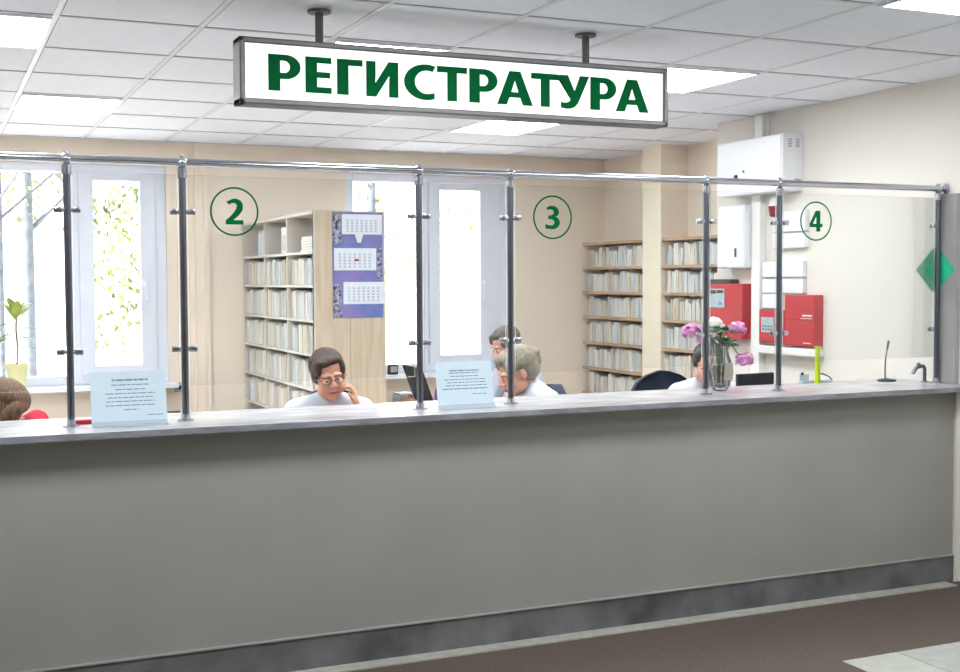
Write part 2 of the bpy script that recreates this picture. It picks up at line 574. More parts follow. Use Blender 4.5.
# ---------------------------------------------------------------- counter
t = thing('reception_counter', (2, 5.1, 0), 'long taupe reception counter with a grey slate-look plinth', 'counter')
b = MB(); b.box((XL, 5.0, .144), (5.055, 5.03, 1.042)); b.build('front_panel', M['panel'], t)
b = MB(); b.box((XL, 4.992, 0.006), (5.075, 5.02, .144)); b.box((XL, 4.985, .143), (5.055, 5.0, .150), 1)
b.build('plinth', [M['plinth'], M['pillar']], t)
b = MB()
for x in (XL+.02, -1.6, 0, 1.5, 3.2, 5.02):
    b = MB(); b.box((x, 5.03, 0), (x+.025, 5.40, 1.042)); b.build('side_panel', M['panel'], t)
b = MB(); b.box((XL, 4.875, 1.047), (XR-.003, 5.46, 1.075), bev=.003)
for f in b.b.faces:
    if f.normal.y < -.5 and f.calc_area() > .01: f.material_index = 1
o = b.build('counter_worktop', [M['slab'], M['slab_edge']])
props(o, 'long grey marbled worktop lying along the top of the reception counter', 'worktop')
b = MB()

# ---------------------------------------------------------------- glass screen with posts and rail
YP = 5.119
PX = [-.55, .506, .958, 1.998, 2.449, 3.527, 3.974, 5.040]
t = thing('counter_screen', (2.4, YP, 1.075), 'chrome rail and posts holding clear glass panes above the worktop', 'glass screen')
b = MB(); b.cone((-1.6, YP, 2.139), (5.082, YP, 2.139), .0165, seg=20); b.cone((5.07, YP, 2.139), (5.088, YP, 2.139), .032, seg=20)
b.build('rail', M['chrome'], t, smooth=True)
for x in PX:
    b = MB()
    b.cone((x, YP, 1.085), (x, YP, 2.12), .0145, seg=18)
    p = b.build('post', M['steel'], t, smooth=True)
    b = MB(); b.cone((x, YP, 1.0752), (x, YP, 1.082), .034, seg=24); b.cone((x, YP, 1.082), (x, YP, 1.105), .019, seg=18)
    b.build('post_base', M['chrome'], p, smooth=True)
    b = MB(); b.cone((x, YP, 2.075), (x, YP, 2.112), .0195, seg=18); b.ball((x, YP, 2.139), (.026, .023, .023), 16)
    b.cone((x, YP, 2.155), (x, YP, 2.166), .010, seg=10)
    b.build('rail_fitting', M['chrome'], p, smooth=True)
    for z in (1.937, 1.373):
        for s in (-1, 1):
            if x > 5 and s > 0: continue
            b = MB()
            b.cone((x, YP, z), (x+s*.022, YP, z), .0095, seg=10)
            b.box((x+s*.020, YP-.016, z-.012), (x+s*.050, YP-.0055, z+.012), bev=.003)
            b.box((x+s*.020, YP+.0055, z-.012), (x+s*.050, YP+.016, z+.012), bev=.003)
            b.cone((x+s*.036, YP-.020, z), (x+s*.036, YP-.016, z), .007, seg=10)
            b.build('glass_clamp', M['chrome'], p, smooth=True)
panes = []
for i in range(len(PX)-1):
    b = MB(); b.box((PX[i]+.024, YP-.004, 1.222), (PX[i+1]-.024, YP+.004, 2.088))
    for f in b.b.faces:
        if abs(f.normal.y) < .5: f.material_index = 1
    panes.append(b.build('glass_pane', [M['glass'], M['glass_edge']], t))


# ---------------------------------------------------------------- lettering
def curve_mesh(polys, name, mt, parent, depth=.002, mx=None):
    """filled outlines (with holes) -> mesh; polys in x,y"""
    cu = bpy.data.curves.new('tmp', 'CURVE')
    cu.dimensions = '2D'
    cu.fill_mode = 'BOTH'
    cu.extrude = depth/2
    for pts in polys:
        sp = cu.splines.new('POLY')
        sp.points.add(len(pts)-1)
        for q, (x, y) in zip(sp.points, pts): q.co = (x, y, 0, 1)
        sp.use_cyclic_u = True
    o = bpy.data.objects.new('tmp', cu)
    COL.objects.link(o)
    dg = bpy.context.evaluated_depsgraph_get()
    me = bpy.data.meshes.new_from_object(o.evaluated_get(dg))
    bpy.data.objects.remove(o)
    if mx is not None: me.transform(Matrix.Translation(-chain_loc(parent)) @ mx)
    me.name = name
    me.materials.clear(); me.materials.append(mt)
    n = bpy.data.objects.new(name, me)
    COL.objects.link(n)
    n.parent = parent
    return n


def arc(cx, cy, rx, ry, a0, a1, n=16):
    return [(cx+rx*math.cos(R(a0+(a1-a0)*i/n)), cy+ry*math.sin(R(a0+(a1-a0)*i/n))) for i in range(n+1)]


def rect(x0, y0, x1, y1): return [(x0, y0), (x1, y0), (x1, y1), (x0, y1)]


S_ = .25     # stroke weight
def gP():
    o = [(0, 0), (S_, 0), (S_, .33)] + arc(.36, .665, .32, .335, -90, 90) + [(0, 1)]
    h = [(S_, .50)] + arc(.33, .665, .125, .165, -90, 90) + [(S_, .83)]
    return [o, h], .68
def gE(): return [[(0, 0), (.56, 0), (.56, .17), (S_, .17), (S_, .425), (.53, .425), (.53, .59), (S_, .59), (S_, .83), (.56, .83), (.56, 1), (0, 1)]], .57
def gG(): return [[(0, 0), (S_, 0), (S_, .82), (.56, .82), (.56, 1), (0, 1)]], .55
def gI(): return [[(0, 0), (.22, 0), (.52, .62), (.51, .35), (.51, 0), (.72, 0), (.72, 1), (.50, 1), (.20, .38), (.21, .65), (.21, 1), (0, 1)]], .73
def gS():
    o = arc(.50, .5, .50, .515, 68, 292, 28)
    i = arc(.53, .5, .285, .335, 290, 70, 24)
    o2 = [(.70, 1.0-.03)] if False else []
    return [o + [(.70, .02)] + [(.70, .20)] + i + [(.655, .80), (.725, .965)]], .70
def gT(): return [[(.24, 0), (.465, 0), (.465, .82), (.705, .82), (.705, 1), (0, 1), (0, .82), (.24, .82)]], .70
def gA(): return [[(0, 0), (.235, 0), (.30, .22), (.57, .22), (.635, 0), (.88, 0), (.57, 1), (.30, 1)], [(.345, .38), (.525, .38), (.435, .74)]], .87
def gU():
    return [[(0, 1), (.25, 1), (.42, .52), (.56, 1), (.80, 1), (.55, .28)] + [(.50, .15), (.42, .04), (.32, -.01), (.20, -.02), (.07, .01), (.07, .185), (.16, .165), (.25, .18), (.30, .235), (.315, .27)]], .80


SIGN_W = [gP, gE, gG, gI, gS, gT, gP, gA, gT, gU, gP, gA]
YS = 4.8
sx0, sx1, sz0, sz1 = 1.127, 3.097, 2.348, 2.609
t = thing('hanging_sign', ((sx0+sx1)/2, YS+.05, ZC), 'long white sign with dark green lettering hanging from the ceiling on two poles', 'sign')
b = MB()
fwd = .023
prof = [((sx0, sz0), (sx0+fwd, sz1)), ((sx1-fwd, sz0), (sx1, sz1)), ((sx0, sz0), (sx1, sz0+fwd)), ((sx0, sz1-fwd), (sx1, sz1))]
for k, (a, c) in enumerate(prof):
    b.box((a[0], YS, a[1]), (c[0], YS+.11, c[1]), mi=0, bev=.003)
for a, c in (((sx0+.006, sz0+.006), (sx0+.018, sz1-.006)), ((sx1-.018, sz0+.006), (sx1-.006, sz1-.006)), ((sx0+.006, sz0+.006), (sx1-.006, sz0+.018)), ((sx0+.006, sz1-.018), (sx1-.006, sz1-.006))):
    b.box((a[0], YS-.003, a[1]), (c[0], YS+.002, c[1]), mi=1)
b.build('sign_frame', [M['sign_metal'], M['sign_light']], t)
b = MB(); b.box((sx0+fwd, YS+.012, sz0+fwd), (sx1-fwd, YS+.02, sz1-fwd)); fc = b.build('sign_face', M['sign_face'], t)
b = MB(); b.box((sx0+fwd, YS+.09, sz0+fwd), (sx1-fwd, YS+.10, sz1-fwd)); b.build('back_panel', M['sign_metal'], t)
# word on the face: cap height .135 m
CH = .144
KERN = [.10, .11, .09, .12, .06, .06, -.01, -.03, -.02, .03, -.01]
tot = sum(g()[1] for g in SIGN_W) + sum(KERN)
wx0, wx1 = 1.243, 2.996
ks = (wx1-wx0)/(tot*CH)
polys = []
x = 0
for gi, g in enumerate(SIGN_W):
    ps, wd = g()
    for pp in ps: polys.append([((x+px)*CH*ks, py*CH) for px, py in pp])
    x += wd + (KERN[gi] if gi < len(KERN) else 0)
mx = Matrix.Translation((wx0, YS+.009, (sz0+sz1)/2-CH/2-.001)) @ Matrix.Rotation(R(90), 4, 'X')
curve_mesh(polys, 'lettering', M['green'], t, .004, mx)
for px in (1.463, 2.690):
    b = MB(); b.cone((px, YS+.04, sz1), (px, YS+.04, ZC-.012), .0165, seg=18); p = b.build('hanging_pole', M['sign_metal'], t, smooth=True)
    b = MB(); b.cone((px, YS+.04, ZC-.014), (px, YS+.04, ZC-.0045), .047, seg=28); b.build('ceiling_flange', M['sign_metal'], p, smooth=True)


def digit(n):
    if n == 2:
        o = [(0, 0), (.62, 0), (.62, .17), (.27, .17)] + [(.42, .31), (.53, .44), (.60, .58), (.61, .72)] + arc(.33, .72, .28, .28, 0, 130, 12) + [(.03, .885), (.12, .76), (.2, .81), (.28, .83)] + arc(.285, .72, .105, .11, 80, -10, 6) + [(.37, .60), (.28, .46), (.16, .31), (0, .16)]
        return [o], .62
    if n == 3:
        o = arc(.28, .735, .31, .265, 140, -42, 12) + [(.44, .53)] + arc(.29, .275, .335, .29, 50, -110, 14) + [(.06, -.0), (.0, .03), (.0, .215), (.08, .175), (.18, .155)] + arc(.24, .285, .16, .13, -80, 80, 8) + [(.12, .42), (.12, .58), (.20, .58)] + arc(.235, .715, .125, .125, -70, 90, 8) + [(.17, .835), (.1, .80)]
        return [o], .62
    o = [(.36, 0), (.57, 0), (.57, .21), (.69, .21), (.69, .375), (.57, .375), (.57, 1), (.33, 1), (0, .38), (0, .21), (.36, .21)]
    return [o, [(.36, .375), (.36, .74), (.175, .375)]], .69


for n, pane, cx, cz in ((2, 2, 1.171, 1.942), (3, 4, 2.666, 1.943), (4, 6, 4.203, 1.949)):
    ro, ri = .102, .0945
    ps, wd = digit(n)
    h = .108
    polys = [[(x, y) for x, y in arc(0, 0, ro, ro, 0, 357, 71)], [(x, y) for x, y in arc(0, 0, ri, ri, 0, 357, 71)]]
    mx = Matrix.Translation((cx, YP-.0055, cz)) @ Matrix.Rotation(R(90), 4, 'X')
    s = 1.06
    polys += [[((x-wd/2)*h*s*1.05, (y-.5)*h) for x, y in pp] for pp in ps]
    curve_mesh(polys, 'number_sticker', M['green'], panes[pane], .001, mx)


# ---------------------------------------------------------------- notices on the worktop
def notice(x0, x1, z1, rows, label, red):
    t = thing('notice_holder', ((x0+x1)/2, 5.06, 1.0752), label, 'notice', 'printed notices standing on the worktop')
    b = MB()
    y0, yt = 5.060, 5.098
    z0 = 1.0755
    # sheet leaning back a little
    ang = math.atan2(yt-y0, z1-z0)
    T = Matrix.Translation((0, y0, z0)) @ Matrix.Rotation(-ang, 4, 'X')
    H = (z1-z0)/math.cos(ang)
    b.box((x0, -.0006, .003), (x1, .0006, H), mx=T)
    b.build('paper_sheet', M['paper'], t)
    b = MB(); b.box((x0+.002, 5.035, 1.0755), (x1+.003, 5.062, 1.0795), bev=.001); b.box((x0+.002, -.004, .0), (x1+.003, -.0016, .018), mx=T)
    b.build('acrylic_foot', M['acrylic'], t)
    b = MB()
    rnd = random.Random(red)
    for (fx0, fx1, fz, th) in rows:
        if (fx0, fx1, fz, th) == rows[-1]:
            b.build('printed_text', M['ink'], t); b = MB()
        x = x0 + fx0*(x1-x0)
        xe = x0 + fx1*(x1-x0)
        while x < xe-.003:
            wl = min(rnd.uniform(.010, .034), xe-x)
            b.box((x, -.0012, H*(1-fz)-th/2), (x+wl, -.0006, H*(1-fz)+th/2), mx=T)
            x += wl + .004
    b.build('signature_line', M['ink'], t)
    return t


rows1 = [(.28, .76, .16, .007), (.27, .78, .25, .004), (.32, .74, .335, .004), (.19, .85, .41, .004), (.22, .82, .485, .004), (.20, .84, .555, .004), (.19, .86, .63, .004), (.43, .62, .71, .004), (.74, .95, .82, .0035)]
rows2 = [(.24, .77, .19, .006), (.23, .75, .24, .004), (.25, .75, .31, .004), (.14, .87, .38, .004), (.19, .88, .445, .004), (.16, .89, .51, .004), (.10, .90, .58, .005), (.62, .88, .70, .0035)]
notice(.578, .872, 1.290, rows1, 'pale blue printed notice standing on the worktop between the two leftmost posts', 1)
notice(2.062, 2.338, 1.283, rows2, 'pale blue printed notice on the worktop beside the grey-haired person', 2)
b = MB(); b.box((.525, 5.17, 1.0752), (.60, 5.21, 1.094), bev=.004)
props(b.build('stapler', M['red']), 'small red stapler-sized object on the worktop left of the first notice', 'stapler')


# ---------------------------------------------------------------- bookcase with record cards
XB, YN, YFAR, ZT = 2.31, 7.83, 9.78, 2.115
boards = [1.85, 1.625, 1.393, 1.165, .935, .71, .48, .25, .03]
t = thing('bookcase', (2.56, 8.8, 0), 'tall double-sided oak bookcase packed with patient records, calendar on its end', 'bookcase')
b = MB(); b.box((XB, YN, 0), (XB+.25, YN+.02, ZT)); b.box((XB+.253, YN, 0), (XB+.50, YN+.02, ZT))
b.build('end_panel', M['wood'], t)
b = MB()
b.box((XB, YFAR, 0), (XB+.5, YFAR+.02, ZT)); b.box((XB, YN+.02, ZT-.02), (XB+.5, YFAR, ZT))
ys = [YN+.02, 8.485, 9.125, YFAR]
for y in ys[1:3]: b.box((XB, y-.01, 0), (XB+.5, y+.01, ZT-.02))
b.box((XB, YN-.0005, 0), (XB+.012, YN+.024, ZT))
b.build('bookcase_frame', M['laminate'], t)
b = MB()
for z in boards: b.box((XB+.001, YN+.02, z-.018), (XB+.499, YFAR, z))
b.build('shelf', M['laminate'], t)
b = MB(); b.box((XB+.245, YN+.02, 0), (XB+.258, YFAR, ZT-.02)); b.build('back_board', M['back_board'], t)

# niche shelves: two bays of tan boards carried on battens
nb = [1.985, 1.765, 1.545, 1.325, 1.095, .865, .637, .41, .18]
for name, y0, y1, lab in (('wall_shelf', 8.80, 9.84, 'open tan shelves full of records between the back wall and the cream pier'),
                          ('wall_shelf', 7.26, 8.52, 'open tan shelves full of records between the cream pier and the white cabinets')):
    t = thing(name, (5.56, (y0+y1)/2, 0), lab, 'shelves')
    for k, z in enumerate(nb):
        b = MB(); b.box((5.435, y0+.004, z-.022), (5.685, y1-.004, z)); b.build('shelf', M['board'], t)
    for ya_ in (y0+.004, y1-.03):
        b = MB(); b.box((5.66, ya_, 0), (5.688, ya_+.026, 1.985)); b.build('upright', M['board'], t)

# record cards: every upright card pack is a thing; the 300 largest in view are separate, the rest are stuff
rnd = random.Random(7)
cards = []     # (cell label, x_front, y0, y1, z, h, depth, lean, material)
rowname = ['top', 'second', 'third', 'fourth', 'fifth', 'sixth', 'seventh']
colname = ['nearest', 'middle', 'farthest']
for r in range(1, 7):
    z = boards[r-1+0] if r == 0 else boards[r]
    top = boards[r-1]
    for c in range(3):
        ya, yb = ys[c]+.012, ys[c+1]-.014
        y = ya
        if z < .7: continue
        while y < yb-.02:
            th = rnd.uniform(.028, .062)
            if y+th > yb: th = yb-y
            h = (top-.018-z)*rnd.uniform(.78, .93)
            cards.append(('white record cards in the oak bookcase, %s row from the top, %s column' % (rowname[r], colname[c]),
                          'records in bookcase row %d %s column' % (r+1, colname[c]), XB+rnd.uniform(.0, .03), y, y+th, z, h, .17, rnd.uniform(-.006, .012), rnd.choice([0, 0, 0, 1, 2, 2, 3, 4])))
            y += th+.003
for bay, (y0, y1) in (('right', (7.29, 8.49)), ('left', (8.84, 9.80))):
    for k in range(1, 7):
        z, top = nb[k], nb[k-1]
        y = y0+.01
        while y < y1-.02:
            th = rnd.uniform(.035, .075)
            if y+th > y1: th = y1-y
            h = (top-.022-z)*rnd.uniform(.70, .93)
            cards.append(('pale record cards on the %s shelf from the top, %s' % (rowname[k], 'bay nearest the white cabinets' if bay == 'right' else 'bay beside the back wall'),
                          'records on shelf %d of the %s bay' % (k, bay), 5.445+rnd.uniform(0, .03), y, y+th, z, h, .17, rnd.uniform(-.02, .02), rnd.choice([0, 0, 1, 1, 2, 3, 3, 4])))
            y += th+.004


def card_mb(b, c, mi=0):
    _, _, x, y0, y1, z, h, d, lean, m = c
    n = max(2, int((y1-y0)/.011))
    st = (y1-y0)/n
    rr = random.Random(int(y0*10000)+int(z*1000))
    for i in range(n):                      # a pack of thin folders, uneven tops and fronts
        hh = h*rr.uniform(.93, 1.0); xx = x+rr.uniform(0, .012); a = y0+i*st; l2 = lean
        e = a+st*.86
        b.prism([(xx, a, z+.0005), (xx, e, z+.0005), (xx, e+l2, z+hh), (xx, a+l2, z+hh)], (d, 0, 0), mi)


def appar(c): return -(c[6]*(c[4]-c[3]))/((c[2])**2+(c[3])**2)**.5/(1 if c[2] < 3 else 1.5)
vis = sorted(range(len(cards)), key=lambda i: appar(cards[i]))
first = vis[:300]
used = {}
for i in first:
    c = cards[i]
    b = MB(); card_mb(b, c)
    o = b.build('record_folders', M['card'][c[9]], loc=(c[2], (c[3]+c[4])/2, c[5]))
    props(o, c[0], 'medical records', c[1])
b = MB()
for i in vis[300:]: card_mb(b, cards[i], cards[i][9])
if len(vis) > 300:
    props(b.build('record_folders', M['card']), 'further grey-white record cards filling the shelves of the niche', 'medical records', kind='stuff')
else:
    b.b.free()
# things in the open top row
rnd = random.Random(3)
b = MB()
for k in range(9):
    y = 9.14+k*.028; b.box((XB+.02, y, 1.8502), (XB+.2, y+.022, 1.8502+rnd.uniform(.16, .2)))
props(b.build('paper_bundle', M['card'][3]), 'blue-white bundle of papers in the farthest compartment of the bookcase top row', 'papers')
b = MB(); b.box((XB+.03, 8.52, 1.8502), (XB+.2, 8.74, 2.04), bev=.004); b.box((XB+.028, 8.55, 1.87), (XB+.032, 8.71, 1.98), 1)
props(b.build('file_box', [M['card'][0], M['card'][1]]), 'pale upright file box in the middle compartment of the bookcase top row', 'box')
b = MB()
for k in range(6): b.box((XB+.01+.004*(k % 2), YN+.03, 1.8502+k*.017), (XB+.21, 8.16-.006*(k % 3), 1.8502+k*.017+.014))
props(b.build('paper_stack', M['card'][0]), 'low stack of white papers lying in the nearest compartment of the bookcase top row', 'papers')

# wall calendar on the end panel
cx0, cx1, cz0, cz1 = 2.442, 2.792, 1.405, 2.115-.008
t = thing('wall_calendar', ((cx0+cx1)/2, YN-.004, 1.75), 'blue and purple three-block wall calendar hung on the end of the oak bookcase', 'calendar')
W_, H_ = cx1-cx0, cz1-cz0
b = MB(); b.box((cx0, YN-.006, cz0), (cx1, YN-.001, cz1)); b.build('calendar_board', M['cal_blue'], t)
b = MB()
for fz0, fz1, l in ((.0, .30, 1), (.68, 1, 1)): b.box((cx0, YN-.0075, cz1-fz1*H_), (cx0+.17*W_, YN-.006, cz1-fz0*H_))
b.box((cx1-.12*W_, YN-.0075, cz1-.64*H_), (cx1-.01, YN-.006, cz1-.33*H_))
b.build('photo_strip', M['cal_photo'], t)
for fx0, fx1, fz0, fz1 in ((.18, .98, .02, .21), (.02, .86, .34, .55), (.2, 1.02, .66, .87)):
    a0, a1 = cx0+fx0*W_, cx0+fx1*W_
    z1, z0 = cz1-fz0*H_, cz1-fz1*H_
    b = MB(); b.box((a0, YN-.014, z0), (a1, YN-.0075, z1)); p = b.build('month_block', M['cal_white'], t)
    b = MB()
    for c in range(7):
        for r in range(5):
            x = a0+.03+(a1-a0-.05)*c/7; z = z1-.035-(z1-z0-.045)*r/5
            b.box((x, YN-.0146, z-.012), (x+.016, YN-.014, z))
    b.build('date_grid', M['cal_ink'], p)
b = MB(); b.box((2.59, YN-.0152, 1.782), (2.62, YN-.0146, 1.796)); b.build('date_marker', M['red'], t)
b = MB(); b.prism([(2.595, YN-.009, 1.96), (2.655, YN-.009, 1.96), (2.637, YN-.009, 1.905), (2.613, YN-.009, 1.905)], (0, .0015, 0)); b.build('hanging_tab', M['cal_white'], t)

# ---------------------------------------------------------------- cabinets and panels on the right wall
def wall_box(name, y0, y1, z0, z1, d, mt, label, cat, bev=.006, extra=None):
    t = thing(name, (XR-d/2, (y0+y1)/2, z0), label, cat)
    b = MB(); b.box((XR-d, y0, z0), (XR-.001, y1, z1), bev=bev); b.build('cabinet_body', mt, t)
    return t


t = wall_box('electrical_cabinet', 6.32, 7.03, 2.21, 2.57, .16, M['white'], 'large white wall cabinet crossing the rail, high on the right wall', 'cabinet')
b = MB(); b.box((XR-.166, 6.335, 2.222), (XR-.16, 7.018, 2.558), bev=.002); d_ = b.build('door', M['white'], t)
b = MB(); b.cone((XR-.166, 6.80, 2.33), (XR-.178, 6.80, 2.33), .014, seg=14); b.build('door_lock', M['black'], d_)
b = MB(); b.cone((XR-.166, 6.72, 2.36), (XR-.172, 6.72, 2.36), .008, seg=12); b.build('keyhole_cap', M['steel'], d_)
b = MB()
for y, z in ((XR-.12, 2.50), (XR-.06, 2.50)):
    for k in range(4): b.box((y, 6.3185, z-.014+k*.014), (y+.028, 6.3205, z-.006+k*.014))
b.box((XR-.07, 6.3185, 2.245), (XR-.02, 6.3205, 2.285))
b.build('vent_slots', M['socket'], t)
t = wall_box('electrical_cabinet', 6.80, 7.10, 1.725, 2.15, .10, M['white'], 'smaller white wall cabinet hung directly below the large one', 'cabinet')
b = MB(); b.box((XR-.105, 6.81, 1.735), (XR-.10, 7.09, 2.14), bev=.002); d_ = b.build('door', M['white'], t)
b = MB(); b.box((XR-.115, 6.88, 1.80), (XR-.105, 6.895, 1.86), bev=.003); b.build('door_handle', M['steel'], d_)
b = MB(); b.box((XR-.05, 6.70, .02), (XR-.001, 6.79, 2.209), bev=.003)
props(b.build('cable_trunking', M['trunking']), 'vertical white cable trunking running down beneath the large white cabinet', 'trunking')
b = MB(); b.box((XR-.05, 6.68, 2.571), (XR-.001, 6.76, ZC-.006), bev=.003); b.box((XR-.02, 6.663, 2.571), (XR-.001, 6.679, ZC-.006), 0)
props(b.build('cable_trunking', [M['trunking'], M['socket']]), 'short white trunking rising from the large cabinet to the ceiling', 'trunking')
t = wall_box('alarm_control_box', 6.83, 7.24, 1.245, 1.620, .09, M['red'], 'big red alarm panel with grey display behind the pink flowers', 'alarm panel')
b = MB(); b.box((XR-.096, 7.03, 1.455), (XR-.09, 7.215, 1.585), bev=.002); s_ = b.build('display', M['lcd'], t)
b = MB(); b.box((XR-.0975, 7.045, 1.555), (XR-.096, 7.12, 1.575)); b.box((XR-.0975, 7.13, 1.55), (XR-.096, 7.2, 1.575)); b.box((XR-.0975, 7.06, 1.475), (XR-.096, 7.1, 1.49), 1)
b.build('indicator_window', [M['black'], M['cal_blue']], s_)
b = MB(); b.box((XR-.093, 6.88, 1.40), (XR-.09, 6.93, 1.408)); b.build('keyhole', M['darkred'], t)
b = MB(); b.box((XR-.085, 6.98, 1.6205), (XR-.01, 7.22, 1.65), bev=.006)
props(b.build('cable_box', M['black']), 'black flat box lying on top of the big red alarm panel', 'box')
t = wall_box('alarm_control_box', 6.425, 6.69, 1.232, 1.448, .06, M['red'], 'small red alarm panel with small grey display, left of the taller red box', 'alarm panel')
b = MB(); b.box((XR-.065, 6.53, 1.30), (XR-.06, 6.66, 1.40), bev=.002); s_ = b.build('display', M['lcd'], t)
b = MB()
for k in range(4):
    for j in range(2): b.box((XR-.0662, 6.545+k*.028, 1.315+j*.02), (XR-.065, 6.56+k*.028, 1.325+j*.02))
b.build('keypad', M['black'], s_)
t = wall_box('fire_alarm_box', 6.115, 6.41, 1.225, 1.55, .07, M['red'], 'tall plain red wall box beside the small alarm panel', 'alarm panel')
b = MB(); b.box((XR-.0715, 6.12, 1.388), (XR-.07, 6.40, 1.394)); b.build('cover_seam', M['darkred'], t)
b = MB(); b.box((XR-.0717, 6.14, 1.415), (XR-.07, 6.23, 1.424)); b.box((XR-.0717, 6.14, 1.40), (XR-.07, 6.25, 1.404)); b.box((XR-.0717, 6.15, 1.243), (XR-.07, 6.22, 1.249))
b.build('white_label', M['white'], t)
b = MB(); b.box((XR-.07, 6.105, 1.165), (XR-.001, 6.70, 1.212), bev=.004); b.box((XR-.07, 6.105, 1.158), (XR-.02, 6.68, 1.165), 1)
props(b.build('cable_duct', [M['trunking'], M['socket']]), 'horizontal white duct on the wall under the two small red boxes', 'trunking')
t = thing('alarm_siren', (XR-.03, 6.55, 2.1), 'red and white round alarm siren under the large white cabinet', 'siren')
b = MB(); b.cone((XR-.04, 6.55, 2.125), (XR-.04, 6.55, 2.185), .042, .028, seg=20); b.box((XR-.04, 6.52, 2.12), (XR-.001, 6.58, 2.19)); b.build('siren_base', M['white'], t, smooth=True)
b = MB(); b.cone((XR-.045, 6.55, 2.065), (XR-.045, 6.55, 2.125), .033, .042, seg=20); b.ball((XR-.045, 6.55, 2.065), (.033, .033, .012)); b.build('siren_lens', M['darkred'], t, smooth=True)
for (y0, y1, z0, z1, lab) in ((6.257, 6.58, 1.955, 2.085, 'white wall box right below the siren, uppermost of the small boxes'),
                              (6.257, 6.58, 1.850, 1.945, 'white wall box behind the number four circle, second of the small boxes'),
                              (6.275, 6.69, 1.665, 1.765, 'wide white wall box, upper one of the pair above the tall red box'),
                              (6.275, 6.69, 1.560, 1.652, 'wide white wall box, lower one of the pair above the tall red box'),
                              (6.51, 6.69, 1.460, 1.550, 'little white wall box just above the small red alarm panel')):
    t = wall_box('junction_box', y0, y1, z0, z1, .035, M['white'], lab, 'junction box', bev=.004)
    b = MB(); b.box((XR-.030, y0+.004, z0-.006), (XR-.001, y1-.004, z0)); b.build('under_shade', M['socket'], t)  # grey strip paints the shade along the lower edge of the box

# grey board on the wall at the end of the counter
b = MB(); b.box((5.0605, 5.005, 1.0755), (XR-.001, 5.155, 2.108), bev=.002)
props(b.build('end_board', M['pillar']), 'upright grey laminate board on the wall at the right end of the worktop', 'board')
# green note folded round the last post
b = MB()
zc_ = 1.695; hh = .125
b.prism([(4.897, 5.1285, zc_), (5.022, 5.1285, zc_-hh), (5.022, 5.1285, zc_+hh)], (0, .0015, 0))
b.prism([(5.0575, 5.130, zc_+hh), (5.0575, 5.130, zc_-hh*.85), (5.0575, 5.012, zc_+.0)], (.0015, 0, 0))
b.prism([(5.022, 5.1285, zc_-hh), (5.022, 5.1285, zc_+hh), (5.0575, 5.1335, zc_+hh), (5.0575, 5.1335, zc_-hh)], (0, .0015, 0))
props(b.build('green_note', M['green_paper']), 'mint green diamond-shaped note fixed at the right end post of the screen', 'note')

# ---------------------------------------------------------------- small things on the worktop
ZW = 1.0753
t = thing('gooseneck_microphone', (4.897, 5.345, ZW), 'black gooseneck microphone on a round foot near the right end of the worktop', 'microphone')
b = MB(); b.lathe((4.897, 5.345, ZW), [(0, 0), (.052, 0), (.05, .008), (.03, .013), (.008, .016), (0, .016)], 28); b.build('microphone_base', M['black'], t, smooth=True)
b = MB(); b.tube([(4.885, 5.345, ZW+.012), (4.884, 5.345, ZW+.07), (4.887, 5.345, ZW+.12), (4.895, 5.345, ZW+.165), (4.902, 5.345, ZW+.19)], .0045); b.build('gooseneck', M['steel'], t, smooth=True)
b = MB(); b.cap((4.900, 5.345, ZW+.185), (4.908, 5.345, ZW+.222), .0065, .0065); b.build('microphone_head', M['black'], t, smooth=True)
t = thing('chrome_hook', (5.0, 5.18, ZW), 'curved chrome bracket beside the last post on the worktop', 'bracket')
b = MB(); b.cone((5.035, 5.20, ZW), (5.035, 5.20, ZW+.006), .022, seg=18); b.build('bracket_foot', M['chrome'], t, smooth=True)
b = MB(); b.tube([(5.035, 5.20, ZW+.005), (5.035, 5.20, ZW+.075), (5.025, 5.20, ZW+.088), (4.995, 5.20, ZW+.088), (4.97, 5.20, ZW+.078), (4.955, 5.20, ZW+.058), (4.950, 5.20, ZW+.048)], .010, 12); b.ball((4.99, 5.20, ZW+.098), .012)
b.build('bracket_arm', M['steel'], t, smooth=True)
b = MB(); b.lathe((4.456, 5.40, ZW), [(0, 0), (.017, 0), (.015, .05), (.014, .17), (.019, .205), (.014, .205), (.011, .17), (.011, .02), (0, .02)], 20)
props(b.build('tube_vase', M['neon'], smooth=True), 'slim neon yellow-green tube standing on the worktop', 'vase')
t = thing('pen_tray', (4.48, 5.43, ZW), 'low clear tray with a dark edge lying around the neon tube', 'tray')
b = MB()
b.box((4.375, 5.425, ZW), (4.585, 5.455, ZW+.012), bev=.002); b.box((4.375, 5.45, ZW), (4.44, 5.4565, ZW+.048), bev=.001)
b.build('tray_body', M['acrylic'], t)
b = MB(); b.tube([(4.487, 5.44, ZW+.05), (4.53, 5.44, ZW+.046), (4.57, 5.44, ZW+.03), (4.59, 5.44, ZW+.012)], .004); b.ball((4.385, 5.44, ZW+.052), .009)
b.build('tray_rim', M['black'], t, smooth=True)

